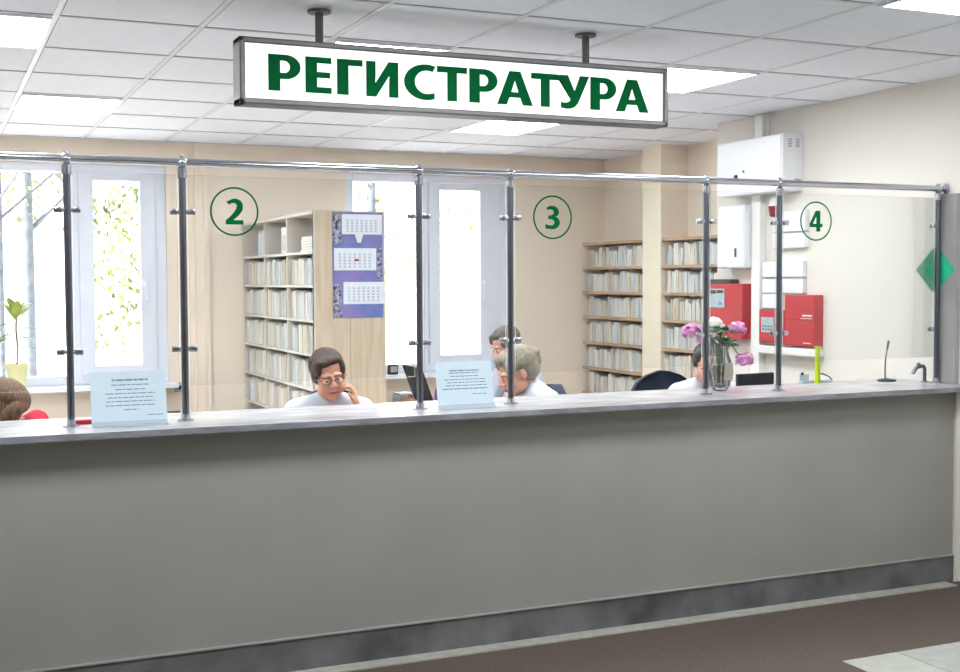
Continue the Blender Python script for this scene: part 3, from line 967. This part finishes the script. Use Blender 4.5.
# vase of peonies
VX, VY = 3.722, 5.27
t = thing('flower_vase', (VX, VY, ZW), 'glass vase with water standing on the worktop behind the sixth post', 'vase')
b = MB(); b.lathe((VX, VY, ZW), [(0, 0), (.036, 0), (.050, .02), (.066, .09), (.064, .13), (.045, .19), (.042, .215), (.055, .245), (.052, .245), (.039, .215), (.042, .19), (.060, .13), (.062, .09), (.046, .022), (0, .012)], 32)
b.build('vase_glass', M['vase_glass'], t, smooth=True)
b = MB(); b.lathe((VX, VY, ZW+.014), [(0, 0), (.044, .01), (.059, .076), (.057, .11), (0, .11)], 28); b.build('water', M['water'], t, smooth=True)
b = MB(); b.prism([(VX-.026, VY-.0655, ZW+.06), (VX+.03, VY-.0655, ZW+.06), (VX+.03, VY-.0655, ZW+.145), (VX-.02, VY-.0655, ZW+.15)], (0, .001, 0))
b.build('vase_label', M['socket'], t)


def petal_ball(b, c, r, n=70, seed=0, flat=.8):
    rr = random.Random(seed)
    ga = PI*(3-5**.5)
    c = Vector(c)
    for i in range(n):
        z = 1-1.5*(i+.5)/n
        th = i*ga + rr.uniform(-.3, .3)
        s = math.sqrt(max(0, 1-z*z))
        d = Vector((s*math.cos(th), s*math.sin(th), z))
        q = Vector((0, 0, 1)).rotation_difference(d)
        rad = r*rr.uniform(.62, 1.08)
        wd = r*rr.uniform(.26, .46)
        tw = rr.uniform(0, 2*PI)
        rows = []
        for j in range(4):
            v = j/3
            row = []
            for k in range(4):
                u = k/3-.5
                ww = wd*(.5+v*.9-.5*v*v)
                p = Vector((u*ww*1.6, (v-.5)*wd*1.3, -abs(u)**2*wd*1.2 - (v-.5)**2*wd*.8 + rr.uniform(-.09, .09)*r))
                p = Matrix.Rotation(tw, 3, 'Z') @ p
                p = q @ (p + Vector((0, 0, rad)))
                p.z *= flat
                row.append(b.b.verts.new(c+p))
            rows.append(row)
        for j in range(3):
            for k in range(3):
                b.b.faces.new((rows[j][k], rows[j][k+1], rows[j+1][k+1], rows[j+1][k])).smooth = True
    b.ball(c, (r*.5, r*.5, r*.5*flat), 12)


FL = [((3.520, 5.22, 1.385), .056, 'pink', 'large pink peony leaning left out of the vase, left of the sixth post'),
      ((3.806, 5.25, 1.392), .052, 'pink', 'large pink peony at the upper right of the vase'),
      ((3.800, 5.17, 1.235), .052, 'pink', 'large pink peony drooping low on the right of the vase'),
      ((3.700, 5.29, 1.418), .050, 'white_petal', 'white flower at the top middle of the vase bouquet'),
      ((3.565, 5.20, 1.345), .036, 'pink', 'smaller pink bloom tucked against the sixth post')]
for k, (c, r, m, lab) in enumerate(FL):
    t = thing('peony', c, lab, 'flower', 'peonies in the vase')
    b = MB(); petal_ball(b, c, r, seed=k); b.build('petals', M[m], t)
    b = MB()
    base = Vector((VX+.01*(k-2), VY+.008*((k % 3)-1), ZW+.04)); neck = Vector((VX+.014*(k-2), VY, ZW+.235)); cc = Vector(c)
    mid = (neck+cc)/2 + Vector((0, 0, .035))
    b.tube([base, neck, mid, cc-Vector((0, 0, r*.4))], .0032, 8); b.build('stem', M['stem'], t, smooth=True)
    if k < 4:
        b = MB()
        rr = random.Random(k+30)
        for j in range(10):
            p0 = neck.lerp(mid, rr.uniform(.1, 1)) + Vector((0, 0, 0))
            a = rr.uniform(0, 2*PI); L = rr.uniform(.07, .11)
            d = Vector((math.cos(a), math.sin(a)*.7, rr.uniform(-.1, .5))).normalized()
            s = d.cross(Vector((0, 0, 1))).normalized()*L*.24
            n = s.cross(d).normalized()*L*.14
            pts = [(0, 0), (.3, .9), (.6, 1), (1, 0)]
            mids = [p0+d*L*u - n*(1-4*(u-.5)**2)*-1 for u, _ in pts]
            for i in range(3):
                w0, w1 = pts[i][1], pts[i+1][1]
                for sg in (-1, 1):
                    q = [mids[i], mids[i+1], mids[i+1]+s*sg*w1-n*.5*w1, mids[i]+s*sg*w0-n*.5*w0]
                    if w0 == 0: q = q[:3]
                    if w1 == 0: q = [q[0], q[1], q[3]]
                    b.poly(q)
        b.build('leaves', M['leaf'], t)


# ---------------------------------------------------------------- desks, monitor, laptop, bags
def desk(x0, x1, y0, y1, lab, h=.75):
    t = thing('desk', ((x0+x1)/2, (y0+y1)/2, 0), lab, 'desk')
    b = MB(); b.box((x0, y0, h-.025), (x1, y1, h), bev=.003); b.build('desktop', M['desk'], t)
    for x in (x0+.02, x1-.045):
        b = MB(); b.box((x, y0+.02, 0), (x+.025, y1-.02, h-.025)); b.build('desk_leg', M['desk'], t)
    b = MB(); b.box((x0+.045, y0+.03, .42), (x1-.045, y0+.045, h-.025)); b.build('modesty_panel', M['desk'], t)


desk(-.6, 2.36, 5.48, 5.86, 'low desk along the counter in front of the woman with glasses')
desk(3.45, 5.0, 5.48, 6.0, 'low desk along the counter in front of the dark-haired clerk')
desk(2.90, 3.75, 7.60, 8.45, 'low desk with a laptop under the right window')
desk(.95, 1.80, 9.10, 9.64, 'low side table below the left window', .62)

t = thing('monitor', (4.39, 5.8, .75), 'black computer monitor seen from behind, right of the flower vase', 'monitor')
b = MB(); b.box((4.20, 5.79, .875), (4.475, 5.815, 1.108), bev=.004, mx=Matrix.Translation((4.34, 5.8, .99)) @ Matrix.Rotation(R(6), 4, 'Z') @ Matrix.Translation((-4.34, -5.8, -.99)))
b.build('monitor_housing', M['black'], t)
b = MB(); b.box((4.31, 5.82, .762), (4.36, 5.84, .95)); b.box((4.26, 5.76, .7505), (4.41, 5.90, .762), bev=.003); b.build('monitor_stand', M['black'], t)

t = thing('laptop', (3.13, 8.0, .75), 'open dark laptop standing on the desk under the right window', 'laptop')
b = MB(); b.box((3.17, 7.82, .7505), (3.42, 8.18, .772), bev=.004); b.build('laptop_base', M['steel'], t)
T = Matrix.Translation((3.165, 8.0, .772)) @ Matrix.Rotation(R(-20), 4, 'Y')
b = MB(); b.box((-.006, -.18, 0), (.006, .18, .30), mx=T, bev=.003); s_ = b.build('laptop_lid', M['black'], t)
b = MB(); b.box((.0062, -.165, .02), (.007, .165, .285), mx=T); b.build('screen', M['screen'], s_)
t = thing('handbag', (2.97, 7.75, .75), 'brown leather handbag lying on the desk left of the laptop', 'bag')
b = MB(); b.ball((2.93, 7.72, .81), (.075, .08, .058), 20); b.ball((2.99, 7.76, .80), (.06, .07, .05), 20); b.build('bag_body', M['bag_brown'], t, smooth=True)
b = MB(); b.tube([(2.90, 7.68, .84), (2.91, 7.70, .87), (2.94, 7.73, .882), (2.97, 7.76, .87), (2.98, 7.78, .84)], .007); b.build('bag_handle', M['bag_brown'], t, smooth=True)
b = MB(); b.ball((3.15, 7.68, .86), (.045, .05, .11), 20); b.ball((3.15, 7.68, .935), (.030, .035, .05), 16)
props(b.build('pouch', M['purple'], smooth=True), 'purple patterned pouch standing right of the laptop', 'bag')
b = MB()
for k in range(5): b.box((3.03+.004*k, 8.20, .7505+k*.02), (3.16, 8.34, .7505+k*.02+.016))
props(b.build('paper_stack', M['card'][3]), 'blue-white stack of papers on the desk behind the laptop', 'papers')
b = MB(); b.box((3.52, YB-.16, WZ0+.0005), (3.60, YB-.10, WZ0+.085), bev=.008); b.box((3.53, YB-.162, WZ0+.02), (3.59, YB-.16, WZ0+.07), 1)
props(b.build('desk_clock', [M['black'], M['socket']]), 'small dark clock on the right window sill', 'clock')
t = thing('wall_socket', (1.71, YB-.005, .79), 'grey double socket on the back wall right of the left window', 'socket')
b = MB(); b.box((1.765, YB-.012, .775), (1.835, YB-.001, .85), bev=.003); b.build('socket_plate', M['socket'], t)
b = MB(); b.cone((1.80, YB-.014, .812), (1.80, YB-.012, .812), .018, seg=16); b.build('socket_insert', M['black'], t)
b = MB(); b.box((1.66, 9.55, .6205), (1.75, 9.62, .652), bev=.004)
props(b.build('remote_control', M['black']), 'small black object lying on the side table below the left window', 'remote control')

# plant on the left sill
PXc = (.585, YB-.12)
t = thing('potted_plant', (PXc[0], PXc[1], WZ0), 'young plant with yellow-green top leaves in a pale yellow pot on the left sill', 'plant')
z0 = WZ0+.0005
b = MB(); b.lathe((PXc[0], PXc[1], z0), [(0, 0), (.060, 0), (.078, .16), (.086, .162), (.086, .185), (.076, .185), (.07, .165), (0, .165)], 28); b.build('pot', M['pot'], t, smooth=True)
b = MB(); b.cone((PXc[0], PXc[1], z0+.15), (PXc[0], PXc[1], z0+.170), .070, seg=24); b.build('soil', M['soil'], t)
b = MB(); b.tube([(PXc[0], PXc[1], z0+.16), (PXc[0]+.01, PXc[1], z0+.30), (PXc[0], PXc[1], z0+.44), (PXc[0]+.006, PXc[1], z0+.56)], .008); b.build('stem', M['wood_stem'], t, smooth=True)


def leaf(b, p, d, L, wd, droop=.2, mi=0):
    p, d = Vector(p), Vector(d).normalized()
    s = d.cross(Vector((0, 0, 1)))
    s = s.normalized() if s.length > .01 else Vector((1, 0, 0))
    prev = None
    for i in range(7):
        u = i/6
        ww = wd*math.sin(PI*min(1, u*.92+.06))**.8 if u < 1 else .0005
        c = p + d*L*u + Vector((0, 0, -droop*L*u*u))
        row = [c-s*ww, c+Vector((0, 0, -ww*.35)), c+s*ww]
        vs = [b.b.verts.new(q) for q in row]
        if prev:
            for k in range(2):
                f = b.b.faces.new((prev[k], prev[k+1], vs[k+1], vs[k])); f.smooth = True; f.material_index = mi
        prev = vs


b = MB()
rr = random.Random(5)
for k in range(9):
    a = k*2.4; leaf(b, (PXc[0], PXc[1], z0+.50+.01*k), (math.cos(a), math.sin(a)*.6, rr.uniform(.6, 1.6)), rr.uniform(.13, .19), .036, .15)
b.build('top_leaves', M['leaf_light'], t)
b = MB()
for k in range(9):
    a = k*2.1; leaf(b, (PXc[0], PXc[1], z0+.32+.02*k), (math.cos(a), math.sin(a)*.4, rr.uniform(-.1, .3)), rr.uniform(.16, .22), .020, .35)
b.build('lower_leaves', M['hair_grey'] if False else M['leaf'], t)


# ---------------------------------------------------------------- office chairs
def make_chair():
    t = thing('office_chair', (0, 0, 0), 'x', 'chair')
    b = MB(); b.box((-.23, -.22, .43), (.23, .24, .49), bev=.025); b.build('seat', M['navy'], t, smooth=True)
    b = MB()
    n = 10
    for i in range(n):
        pass
    # backrest: rounded padded shell, curved round the sitter
    rows = []
    for j in range(21):
        v = j/20
        z = .60+.46*v
        hw = .225*max(.02, (1-abs(2*v-1)**2.3))**.45 if v > .5 else .225*(1-abs(2*v-1)**4*.3)
        row = []
        for k in range(9):
            u = k/8*2-1
            row.append(Vector((u*hw, .265-.05*u*u+.02*math.sin(v*PI), z)))
        rows.append(row)
    F = [[b.b.verts.new(p) for p in r] for r in rows]
    Bk = [[b.b.verts.new(p+Vector((0, .045, 0))) for p in r] for r in rows]
    for j in range(20):
        for k in range(8):
            b.b.faces.new((F[j][k], F[j][k+1], F[j+1][k+1], F[j+1][k])); b.b.faces.new((Bk[j][k+1], Bk[j][k], Bk[j+1][k], Bk[j+1][k+1]))
        b.b.faces.new((F[j][0], F[j+1][0], Bk[j+1][0], Bk[j][0])); b.b.faces.new((F[j][8], Bk[j][8], Bk[j+1][8], F[j+1][8]))
    for k in range(8):
        b.b.faces.new((F[0][k], Bk[0][k], Bk[0][k+1], F[0][k+1])); b.b.faces.new((F[20][k], F[20][k+1], Bk[20][k+1], Bk[20][k]))
    b.build('backrest', M['navy'], t, smooth=True)
    b = MB(); b.box((-.03, .20, .40), (.03, .24, .42)); b.tube([(0, .1, .415), (0, .30, .415), (0, .335, .47), (0, .33, .72)], .014); b.build('back_bar', M['black'], t, smooth=True)
    b = MB(); b.cone((0, 0, .10), (0, 0, .43), .026, seg=16); b.build('gas_column', M['black'], t, smooth=True)
    b = MB()
    for k in range(5):
        a = 2*PI*k/5+.3; b.cap((0, 0, .10), (.26*math.cos(a), .26*math.sin(a), .065), .022, .015, 10)
    b.build('star_base', M['black'], t, smooth=True)
    for k in range(5):
        a = 2*PI*k/5+.3
        c = Vector((.27*math.cos(a), .27*math.sin(a), .028)); s = Vector((-math.sin(a), math.cos(a), 0))*.02
        b = MB(); b.cone(c-s, c+s, .027, seg=16); b.build('caster', M['black'], t, smooth=True)
    return t


chair0 = make_chair()
chair_used = [False]
def chair(x, y, rz, label, z=1.0):
    c = chair0 if not chair_used[0] else copy_tree(chair0)
    chair_used[0] = True
    c.location = (x, y, 0); c.rotation_euler.z = rz
    c['label'] = label; c['group'] = 'office chairs'
    return c


# ---------------------------------------------------------------- people (built seated, facing local -Y)
def add_hand(b, W, yaxis, nrm, side, curl, k=1.0):
    """five fingered hand rooted at wrist W, fingers along yaxis, palm faces nrm; side=+1 thumb on +x"""
    y = Vector(yaxis).normalized(); n = Vector(nrm); n = (n-y*n.dot(y)).normalized(); x = y.cross(n)
    Mx = Matrix(((x.x, y.x, n.x, W[0]), (x.y, y.y, n.y, W[1]), (x.z, y.z, n.z, W[2]), (0, 0, 0, 1)))
    Mx = Mx @ Matrix.Scale(k, 4)
    b.ball((0, .045, 0), (.038, .05, .014), 14, mx=Mx)
    b.ball((0, .012, 0), (.026, .03, .017), 12, mx=Mx)
    for i, (fx, L) in enumerate(((-.028, .072), (-.0095, .082), (.0095, .076), (.028, .058))):
        fx = fx*-side
        p = Vector((fx, .082-.006*abs(i-1.3), 0)); a = curl*.35
        for s in range(3):
            l = L*(.44, .32, .24)[s]
            q = p + Vector((fx*.10*(1 if s == 0 else 0), math.cos(a)*l, math.sin(a)*l))
            r0 = .0092-.0008*s
            b.cap(Mx @ p, Mx @ q, r0*k, (r0-.0008)*k, 10)
            p = q; a += curl
    p = Vector((side*.022, .018, .004)); q = Vector((side*.045, .048, .014)); r_ = Vector((side*.050, .078, .022))
    b.cap(Mx @ p, Mx @ q, .013*k, .0105*k, 10); b.cap(Mx @ q, Mx @ r_, .0100*k, .0085*k, 10)


def person(x, y, rz, label, head, hrot, hair, hairmat, skin, arms, coatmat=None, innermat=None, glasses=False, nb=(0, 0, 0), k=1.0, seat=.49):
    t = thing('person', (0, 0, 0), label, 'person')
    coatmat = coatmat or M['coat']; innermat = innermat or M['shirt_blue']
    inv = (Matrix.Translation((x, y, 0)) @ Matrix.Rotation(rz, 4, 'Z')).inverted()
    Hc = inv @ Vector(head)
    HM = Matrix.Translation(Hc) @ Euler(hrot, 'XYZ').to_matrix().to_4x4() @ Matrix.Scale(k, 4)
    hp = lambda v: HM @ Vector(v)
    P = Vector((0, .03, seat+.09))
    N = hp((0, .035, -.15)) + Vector(nb)
    S = {}
    axis = Vector((1, 0, 0))
    for s in (-1, 1): S[s] = N + Vector((s*.165, .015, -.045))
    C = P.lerp(N, .66) + Vector((0, .02, 0))
    body = MB()
    # head
    body.ball((0, .015, .035), (.075, .093, .082), 24, mx=HM)
    body.ball((0, -.022, -.035), (.060, .066, .078), 20, mx=HM)
    body.ball((0, -.058, -.094), (.026, .022, .020), 14, mx=HM)
    for s in (-1, 1):
        body.ball((s*.034, -.058, -.034), (.027, .026, .028), 14, mx=HM)
        body.ball((s*.030, -.079, .020), (.026, .012, .009), 12, mx=HM)
        body.ball((s*.010, -.097, -.036), (.009, .010, .008), 10, mx=HM)
        body.ball((s*.076, .006, -.008), (.010, .018, .030), 12, mx=HM)
        body.ball((s*.046, -.022, -.066), (.022, .040, .028), 12, mx=HM)
    body.cap(hp((0, -.086, .008)), hp((0, -.104, -.030)), .0085*k, .0125*k, 12)
    body.ball((0, -.083, -.060), (.022, .014, .010), 12, mx=HM)
    body.ball((0, -.079, -.072), (.019, .012, .008), 12, mx=HM)
    body.cap(hp((0, .020, -.07)), N, .050, .056, 16)
    # torso
    def torso(b, g):
        b.ball(P, (.165+g, .125+g, .12+g), 20)
        b.ball(P.lerp(N, .34), (.140+g, .110+g, .14+g), 20)
        b.ball(C, (.155+g, .112+g, .15+g), 20)
        b.ball(P.lerp(N, .82), (.140+g, .095+g, .09+g), 20)
        b.cap(S[-1], S[1], .052+g, .052+g, 16)
        for s in (-1, 1): b.cap(N+Vector((s*.02, 0, .0)), S[s], .050+g, .050+g, 14)
    torso(body, 0)
    hands = {}
    for s in (-1, 1):
        E_, W_, hd, hn, curl = arms[s]
        E_, W_ = inv @ Vector(E_), inv @ Vector(W_)
        rot = inv.to_3x3()
        hd, hn = rot @ Vector(hd), rot @ Vector(hn)
        hands[s] = (E_, W_)
        body.cap(S[s], E_, .046, .038, 14); body.cap(E_, W_, .036, .024, 14)
        add_hand(body, W_, hd, hn, s, curl)
    legs = {}
    for s in (-1, 1):
        hip = Vector((s*.09, -.02, seat+.08)); kn = Vector((s*.12, -.40, seat+.05)); an = Vector((s*.12, -.36, .09)); toe = Vector((s*.13, -.52, .036))
        legs[s] = (hip, kn, an, toe)
        body.cap(hip, kn, .078, .056, 16); body.cap(kn, an, .052, .036, 14); body.cap(an-Vector((0, 0, .045)), toe, .035, .028, 12)
    o_body = remeshed(body, 'body', skin, t, .0052, 2, world=False)
    # coat
    c = MB()
    torso(c, .014)
    for s in (-1, 1):
        E_, W_ = hands[s]
        c.cap(S[s], E_, .064, .054, 14); c.cap(E_, E_.lerp(W_, .84), .052, .042, 14)
        c.cap(legs[s][0], legs[s][0].lerp(legs[s][1], .75), .095, .080, 14)
        c.cap(N+Vector((s*.045, .01, .012)), N+Vector((s*.035, -.065, -.055)), .020, .018, 12)
    c.cap(N+Vector((-.045, .02, .012)), N+Vector((.045, .02, .012)), .022, .022, 12)
    remeshed(c, 'coat', coatmat, t, .010, 3, world=False)
    c = MB(); c.ball(N+Vector((0, -.035, -.075)), (.052, .068, .070), 16)
    remeshed(c, 'blouse', innermat, t, .008, 1, world=False)
    c = MB()
    for s in (-1, 1):
        hip, kn, an, toe = legs[s]; c.cap(hip.lerp(kn, .3), kn, .082, .068, 14); c.cap(kn, an+Vector((0, .0, .02)), .066, .052, 14)
    remeshed(c, 'trousers', M['trousers'], t, .011, 2, world=False)
    for s in (-1, 1):
        hip, kn, an, toe = legs[s]
        c = MB(); c.cap(an-Vector((0, -.01, .042)), toe+Vector((0, -.01, .001)), .043, .037, 14); c.box((toe.x-.03, toe.y-.02, 0.0), (toe.x+.03, an.y+.03, .012), bev=.003)
        remeshed(c, 'shoe', M['shoe'], t, .008, 1, world=False)
    # face details
    for s in (-1, 1):
        b = MB(); b.ball((s*.030, -.0775, -.003), (.0115, .0098, .0042), 14, mx=HM); e = b.build('eye', M['eye_white'], t, smooth=True)
        b = MB(); b.ball((s*.030, -.0858, -.0040), (.0060, .003, .0040), 10, mx=HM); b.build('iris', M['iris'], e, smooth=True)
        b = MB(); b.cap(hp((s*.015, -.0915, .0165)), hp((s*.045, -.081, .0225)), .0026*k, .0016*k, 8); b.build('eyebrow', hairmat, t, smooth=True)
    b = MB(); b.ball((0, -.0900, -.0635), (.026, .0075, .0030), 12, mx=HM); b.ball((0, -.0885, -.069), (.020, .007, .0042), 12, mx=HM)
    b.build('mouth', M['lips'], t, smooth=True)
    # hair
    h = MB()
    for c_, r_ in hair:
        h.ball(c_, r_, 20, mx=HM)
    rl = random.Random(int(abs(x)*100))
    cen, rad = Vector((0, .026, .048)), Vector((.081, .094, .080))
    for i in range(46):
        ph = R(-178 + 356*i/45)            # 0 = front
        front = max(0, math.cos(ph))
        el = R(-28 + 70*front**1.5 + rl.uniform(-6, 6))
        d1 = Vector((math.sin(ph)*math.cos(el), -math.cos(ph)*math.cos(el), math.sin(el)))
        d0 = Vector((.30+rl.uniform(-.05, .05), -.35*math.cos(ph)+rl.uniform(-.1, .1), .9)).normalized()
        path = []
        for j in range(8):
            d = d0.lerp(d1, j/7).normalized()
            p = cen + Vector((d.x*rad.x, d.y*rad.y, d.z*rad.z))*(1.0+.03*math.sin(j/7*PI))
            path.append(hp(p))
        h.strand(path, .0075*k)
    remeshed(h, 'hair', hairmat, t, .0042, 1, world=False)
    if glasses:
        g = MB()
        for s in (-1, 1):
            pts = [hp((s*.033+.024*math.cos(a), -.099+.008*abs(math.cos(a))*(1 if math.cos(a)*s > 0 else 0), -.004+.016*math.sin(a))) for a in [2*PI*i/18 for i in range(19)]]
            g.tube(pts, .0015, 6)
            g.tube([hp((s*.056, -.092, .0)), hp((s*.078, -.06, .004)), hp((s*.082, .0, .004))], .0015, 6)
        g.tube([hp((-.010, -.101, -.001)), hp((.010, -.101, -.001))], .0014, 6)
        g.build('glasses', M['black'], t, smooth=True)
    t.location = (x, y, 0); t.rotation_euler.z = rz
    return t


HAIR_SHORT = [((0, .026, .048), (.081, .094, .078)), ((0, -.026, .084), (.064, .050, .030)), ((0, .040, .0), (.078, .070, .068)),
              ((-.026, -.050, .078), (.044, .032, .022)), ((-.058, -.026, .052), (.024, .048, .042)), ((.064, -.018, .040), (.021, .046, .045)), ((-.072, -.004, .02), (.016, .040, .046))]
HAIR_BUN = [((0, .030, .050), (.088, .098, .084)), ((0, -.028, .082), (.074, .058, .040)), ((0, .055, .0), (.083, .072, .075)), ((0, .105, .02), (.052, .045, .045)), ((0, .115, .05), (.045, .04, .036)),
            ((-.055, -.03, .055), (.034, .045, .040)), ((.055, -.03, .055), (.034, .045, .040))]
HAIR_LONG = HAIR_SHORT + [((-.075, .02, -.06), (.026, .052, .10)), ((.075, .02, -.06), (.026, .052, .10)), ((0, .075, -.06), (.078, .045, .11)), ((0, .02, .07), (.092, .102, .075)), ((-.06, -.05, .02), (.035, .045, .07))]

# 1 woman with glasses, cheek on her hand
person(1.84, 6.20, R(-12), 'short-haired woman with glasses and white coat resting her cheek on her hand', (1.800, 5.862, 1.183), (R(10), R(-8), R(8)),
       HAIR_SHORT, M['hair_brown'], M['skin'],
       {-1: ((1.50, 5.93, .80), (1.62, 5.72, .785), (.8, -.4, 0), (0, 0, -1), .25), 1: ((1.975, 5.83, .80), (1.930, 5.800, 1.030), (-.24, .02, .95), (-.9, .3, 0), .95)},
       glasses=True)
chair(1.99, 6.26, R(-4), 'navy office chair under the woman with glasses, hidden behind the counter')
# 2 grey-haired woman in profile facing left, bent over
person(2.88, 5.90, R(-92), 'grey-haired person in white coat seen in profile, bent forward near the second notice', (2.832, 5.85, 1.165), (R(22), R(0), R(-2)),
       HAIR_BUN, M['hair_grey'], M['skin'],
       {-1: ((2.80, 6.10, .82), (2.58, 5.98, .83), (-1, 0, -.1), (0, 0, -1), .3), 1: ((2.80, 5.68, .82), (2.58, 5.76, .83), (-1, 0, -.1), (0, 0, -1), .3)}, k=1.04, nb=(0, .0, .03))
chair(2.95, 6.16, R(-92), 'navy office chair with rounded backrest behind the grey-haired person')
# 3 person farther back
person(3.60, 7.2, R(-84), 'dark grey-haired person in white seen behind the grey-haired one', (3.405, 7.2, 1.225), (R(20), 0, 0),
       HAIR_SHORT, M['hair_dark_grey'], M['skin_pale'],
       {-1: ((3.42, 7.44, .85), (3.2, 7.32, .86), (-1, 0, -.1), (0, 0, -1), .3), 1: ((3.42, 6.97, .85), (3.2, 7.08, .86), (-1, 0, -.1), (0, 0, -1), .3)}, k=.96)
st = chair(3.60, 7.2, R(-84), 'navy backless stool under the farther person near the right window, hidden behind the counter')
st.name = 'office_stool'; st['category'] = 'stool'; del st['group']
for ch in children(st):
    if ch.name.startswith('back'): bpy.data.objects.remove(ch)
# 4 dark-haired clerk behind the flowers
person(4.24, 6.44, R(-14), 'black-haired clerk in white coat bending forward behind the vase of flowers', (4.215, 6.10, 1.150), (R(14), R(4), R(-20)),
       HAIR_SHORT, M['hair_black'], M['skin_pale'],
       {-1: ((3.84, 6.18, .80), (3.92, 5.90, .785), (.5, -.8, 0), (0, 0, -1), .3), 1: ((4.36, 6.15, .80), (4.285, 6.01, 1.00), (-.25, .05, .95), (-.9, .4, 0), .5)})
chair(4.27, 6.50, R(-10), 'navy office chair whose rounded backrest shows left of the black-haired clerk')
# 5 person at the left edge
person(.22, 6.15, R(25), 'person with long light brown hair and red top at the left edge of the photo', (.285, 5.80, 1.082), (R(38), R(6), R(44)),
       HAIR_LONG, M['hair_light'], M['skin_pale'],
       {-1: ((.02, 5.95, .80), (.15, 5.72, .785), (.7, -.5, 0), (0, 0, -1), .3), 1: ((.435, 5.90, 1.02), (.38, 5.74, .955), (-.2, -.9, 0), (0, 0, -1), .4)},
       coatmat=M['red_cloth'], innermat=M['red_cloth'])
chair(.22, 6.2, R(25), 'navy office chair under the long-haired person, hidden behind the counter')

# ---------------------------------------------------------------- outside the windows
b = MB(); b.box((-14, YB+.31, -.9), (22, 50, -.8)); struct(b.build('ground', M['ground']))


def tree(x, y, h, r, seed, label, crown=True, lean=0):
    rr = random.Random(seed)
    t = thing('tree', (x, y, -.8), label, 'tree', 'trees outside the windows')
    b = MB()
    top = Vector((x+lean, y, -.8+h))
    base = Vector((x, y, -.8))
    b.cone(base, base.lerp(top, .5), r, r*.75, 10); b.cone(base.lerp(top, .5), top, r*.75, r*.3, 10)
    for k in range(7):
        p = base.lerp(top, rr.uniform(.35, .95)); a = rr.uniform(0, 2*PI)
        q = p + Vector((math.cos(a)*h*.18, math.sin(a)*h*.18, h*.16)); b.cone(p, q, r*.35, r*.1, 6)
    b.build('trunk', M['bark'], t, smooth=True)
    if crown:
        b = MB()
        for k in range(1900):
            u = rr.random()
            p = base.lerp(top, .42+.6*u); a = rr.uniform(0, 2*PI); R_ = h*.26*math.sqrt(rr.random())*(1.15-.5*u)
            p = p + Vector((math.cos(a)*R_, math.sin(a)*R_, rr.uniform(-.2, .2)))
            s = rr.uniform(.025, .06)
            d1 = Vector((rr.uniform(-1, 1), rr.uniform(-1, 1), rr.uniform(-1, 1))).normalized()*s
            d2 = d1.orthogonal().normalized()*s*.6
            b.poly([p-d1, p-d2, p+d1, p+d2])
        b.build('crown', M['foliage'], t)


tree(.62, 12.6, 7.5, .045, 1, 'slim bare-looking tree at the far left outside the left window')
tree(1.15, 16.6, 8.0, .10, 2, 'thicker pale trunk outside the left window, behind the potted plant')
tree(2.35, 22.5, 8.2, .14, 3, 'slim tree just left of the first screen post outside')
tree(2.55, 14.2, 4.0, .06, 4, 'low yellow-green tree seen through the narrow sash of the left window')
tree(5.2, 15.0, 6.2, .09, 5, 'tree with thin branches behind the calendar, outside the right window')
t = thing('parked_car', (2.75, 18.0, -.8), 'faint grey car parked outside the left window', 'car')
b = MB(); b.box((2.1, 17.2, -.55), (4.6, 18.9, .05), bev=.12); b.box((2.6, 17.35, .0), (4.1, 18.75, .5), bev=.16); b.build('car_body', M['car'], t, smooth=True)
for x in (2.55, 4.1):
    for y in (17.25, 18.7):
        b = MB(); b.cone((x, y, -.5), (x, y+.16, -.5), .3, seg=20); b.build('wheel', M['black'], t, smooth=True)
b = MB(); b.box((2.72, 17.33, .1), (3.98, 17.36, .38)); b.build('car_window', M['screen'], t)
t = thing('brick_building', (9.5, 18, -.8), 'white brick building outside the narrow sash of the right window', 'building')
b = MB(); b.box((7.75, 18, -.8), (15.5, 24, 7)); b.build('wall', M['brick'], t)
b = MB(); b.box((7.6, 17.85, 7), (15.7, 24.2, 7.25)); b.build('roof', M['socket'], t)
for x in (10.5, 13):
    b = MB(); b.box((x, 17.96, .8), (x+1.2, 18.02, 2.6)); w_ = b.build('window', M['pvc'], t)
    b = MB(); b.box((x+.08, 17.945, .88), (x+1.12, 17.96, 2.52)); b.build('pane', M['screen'], w_)
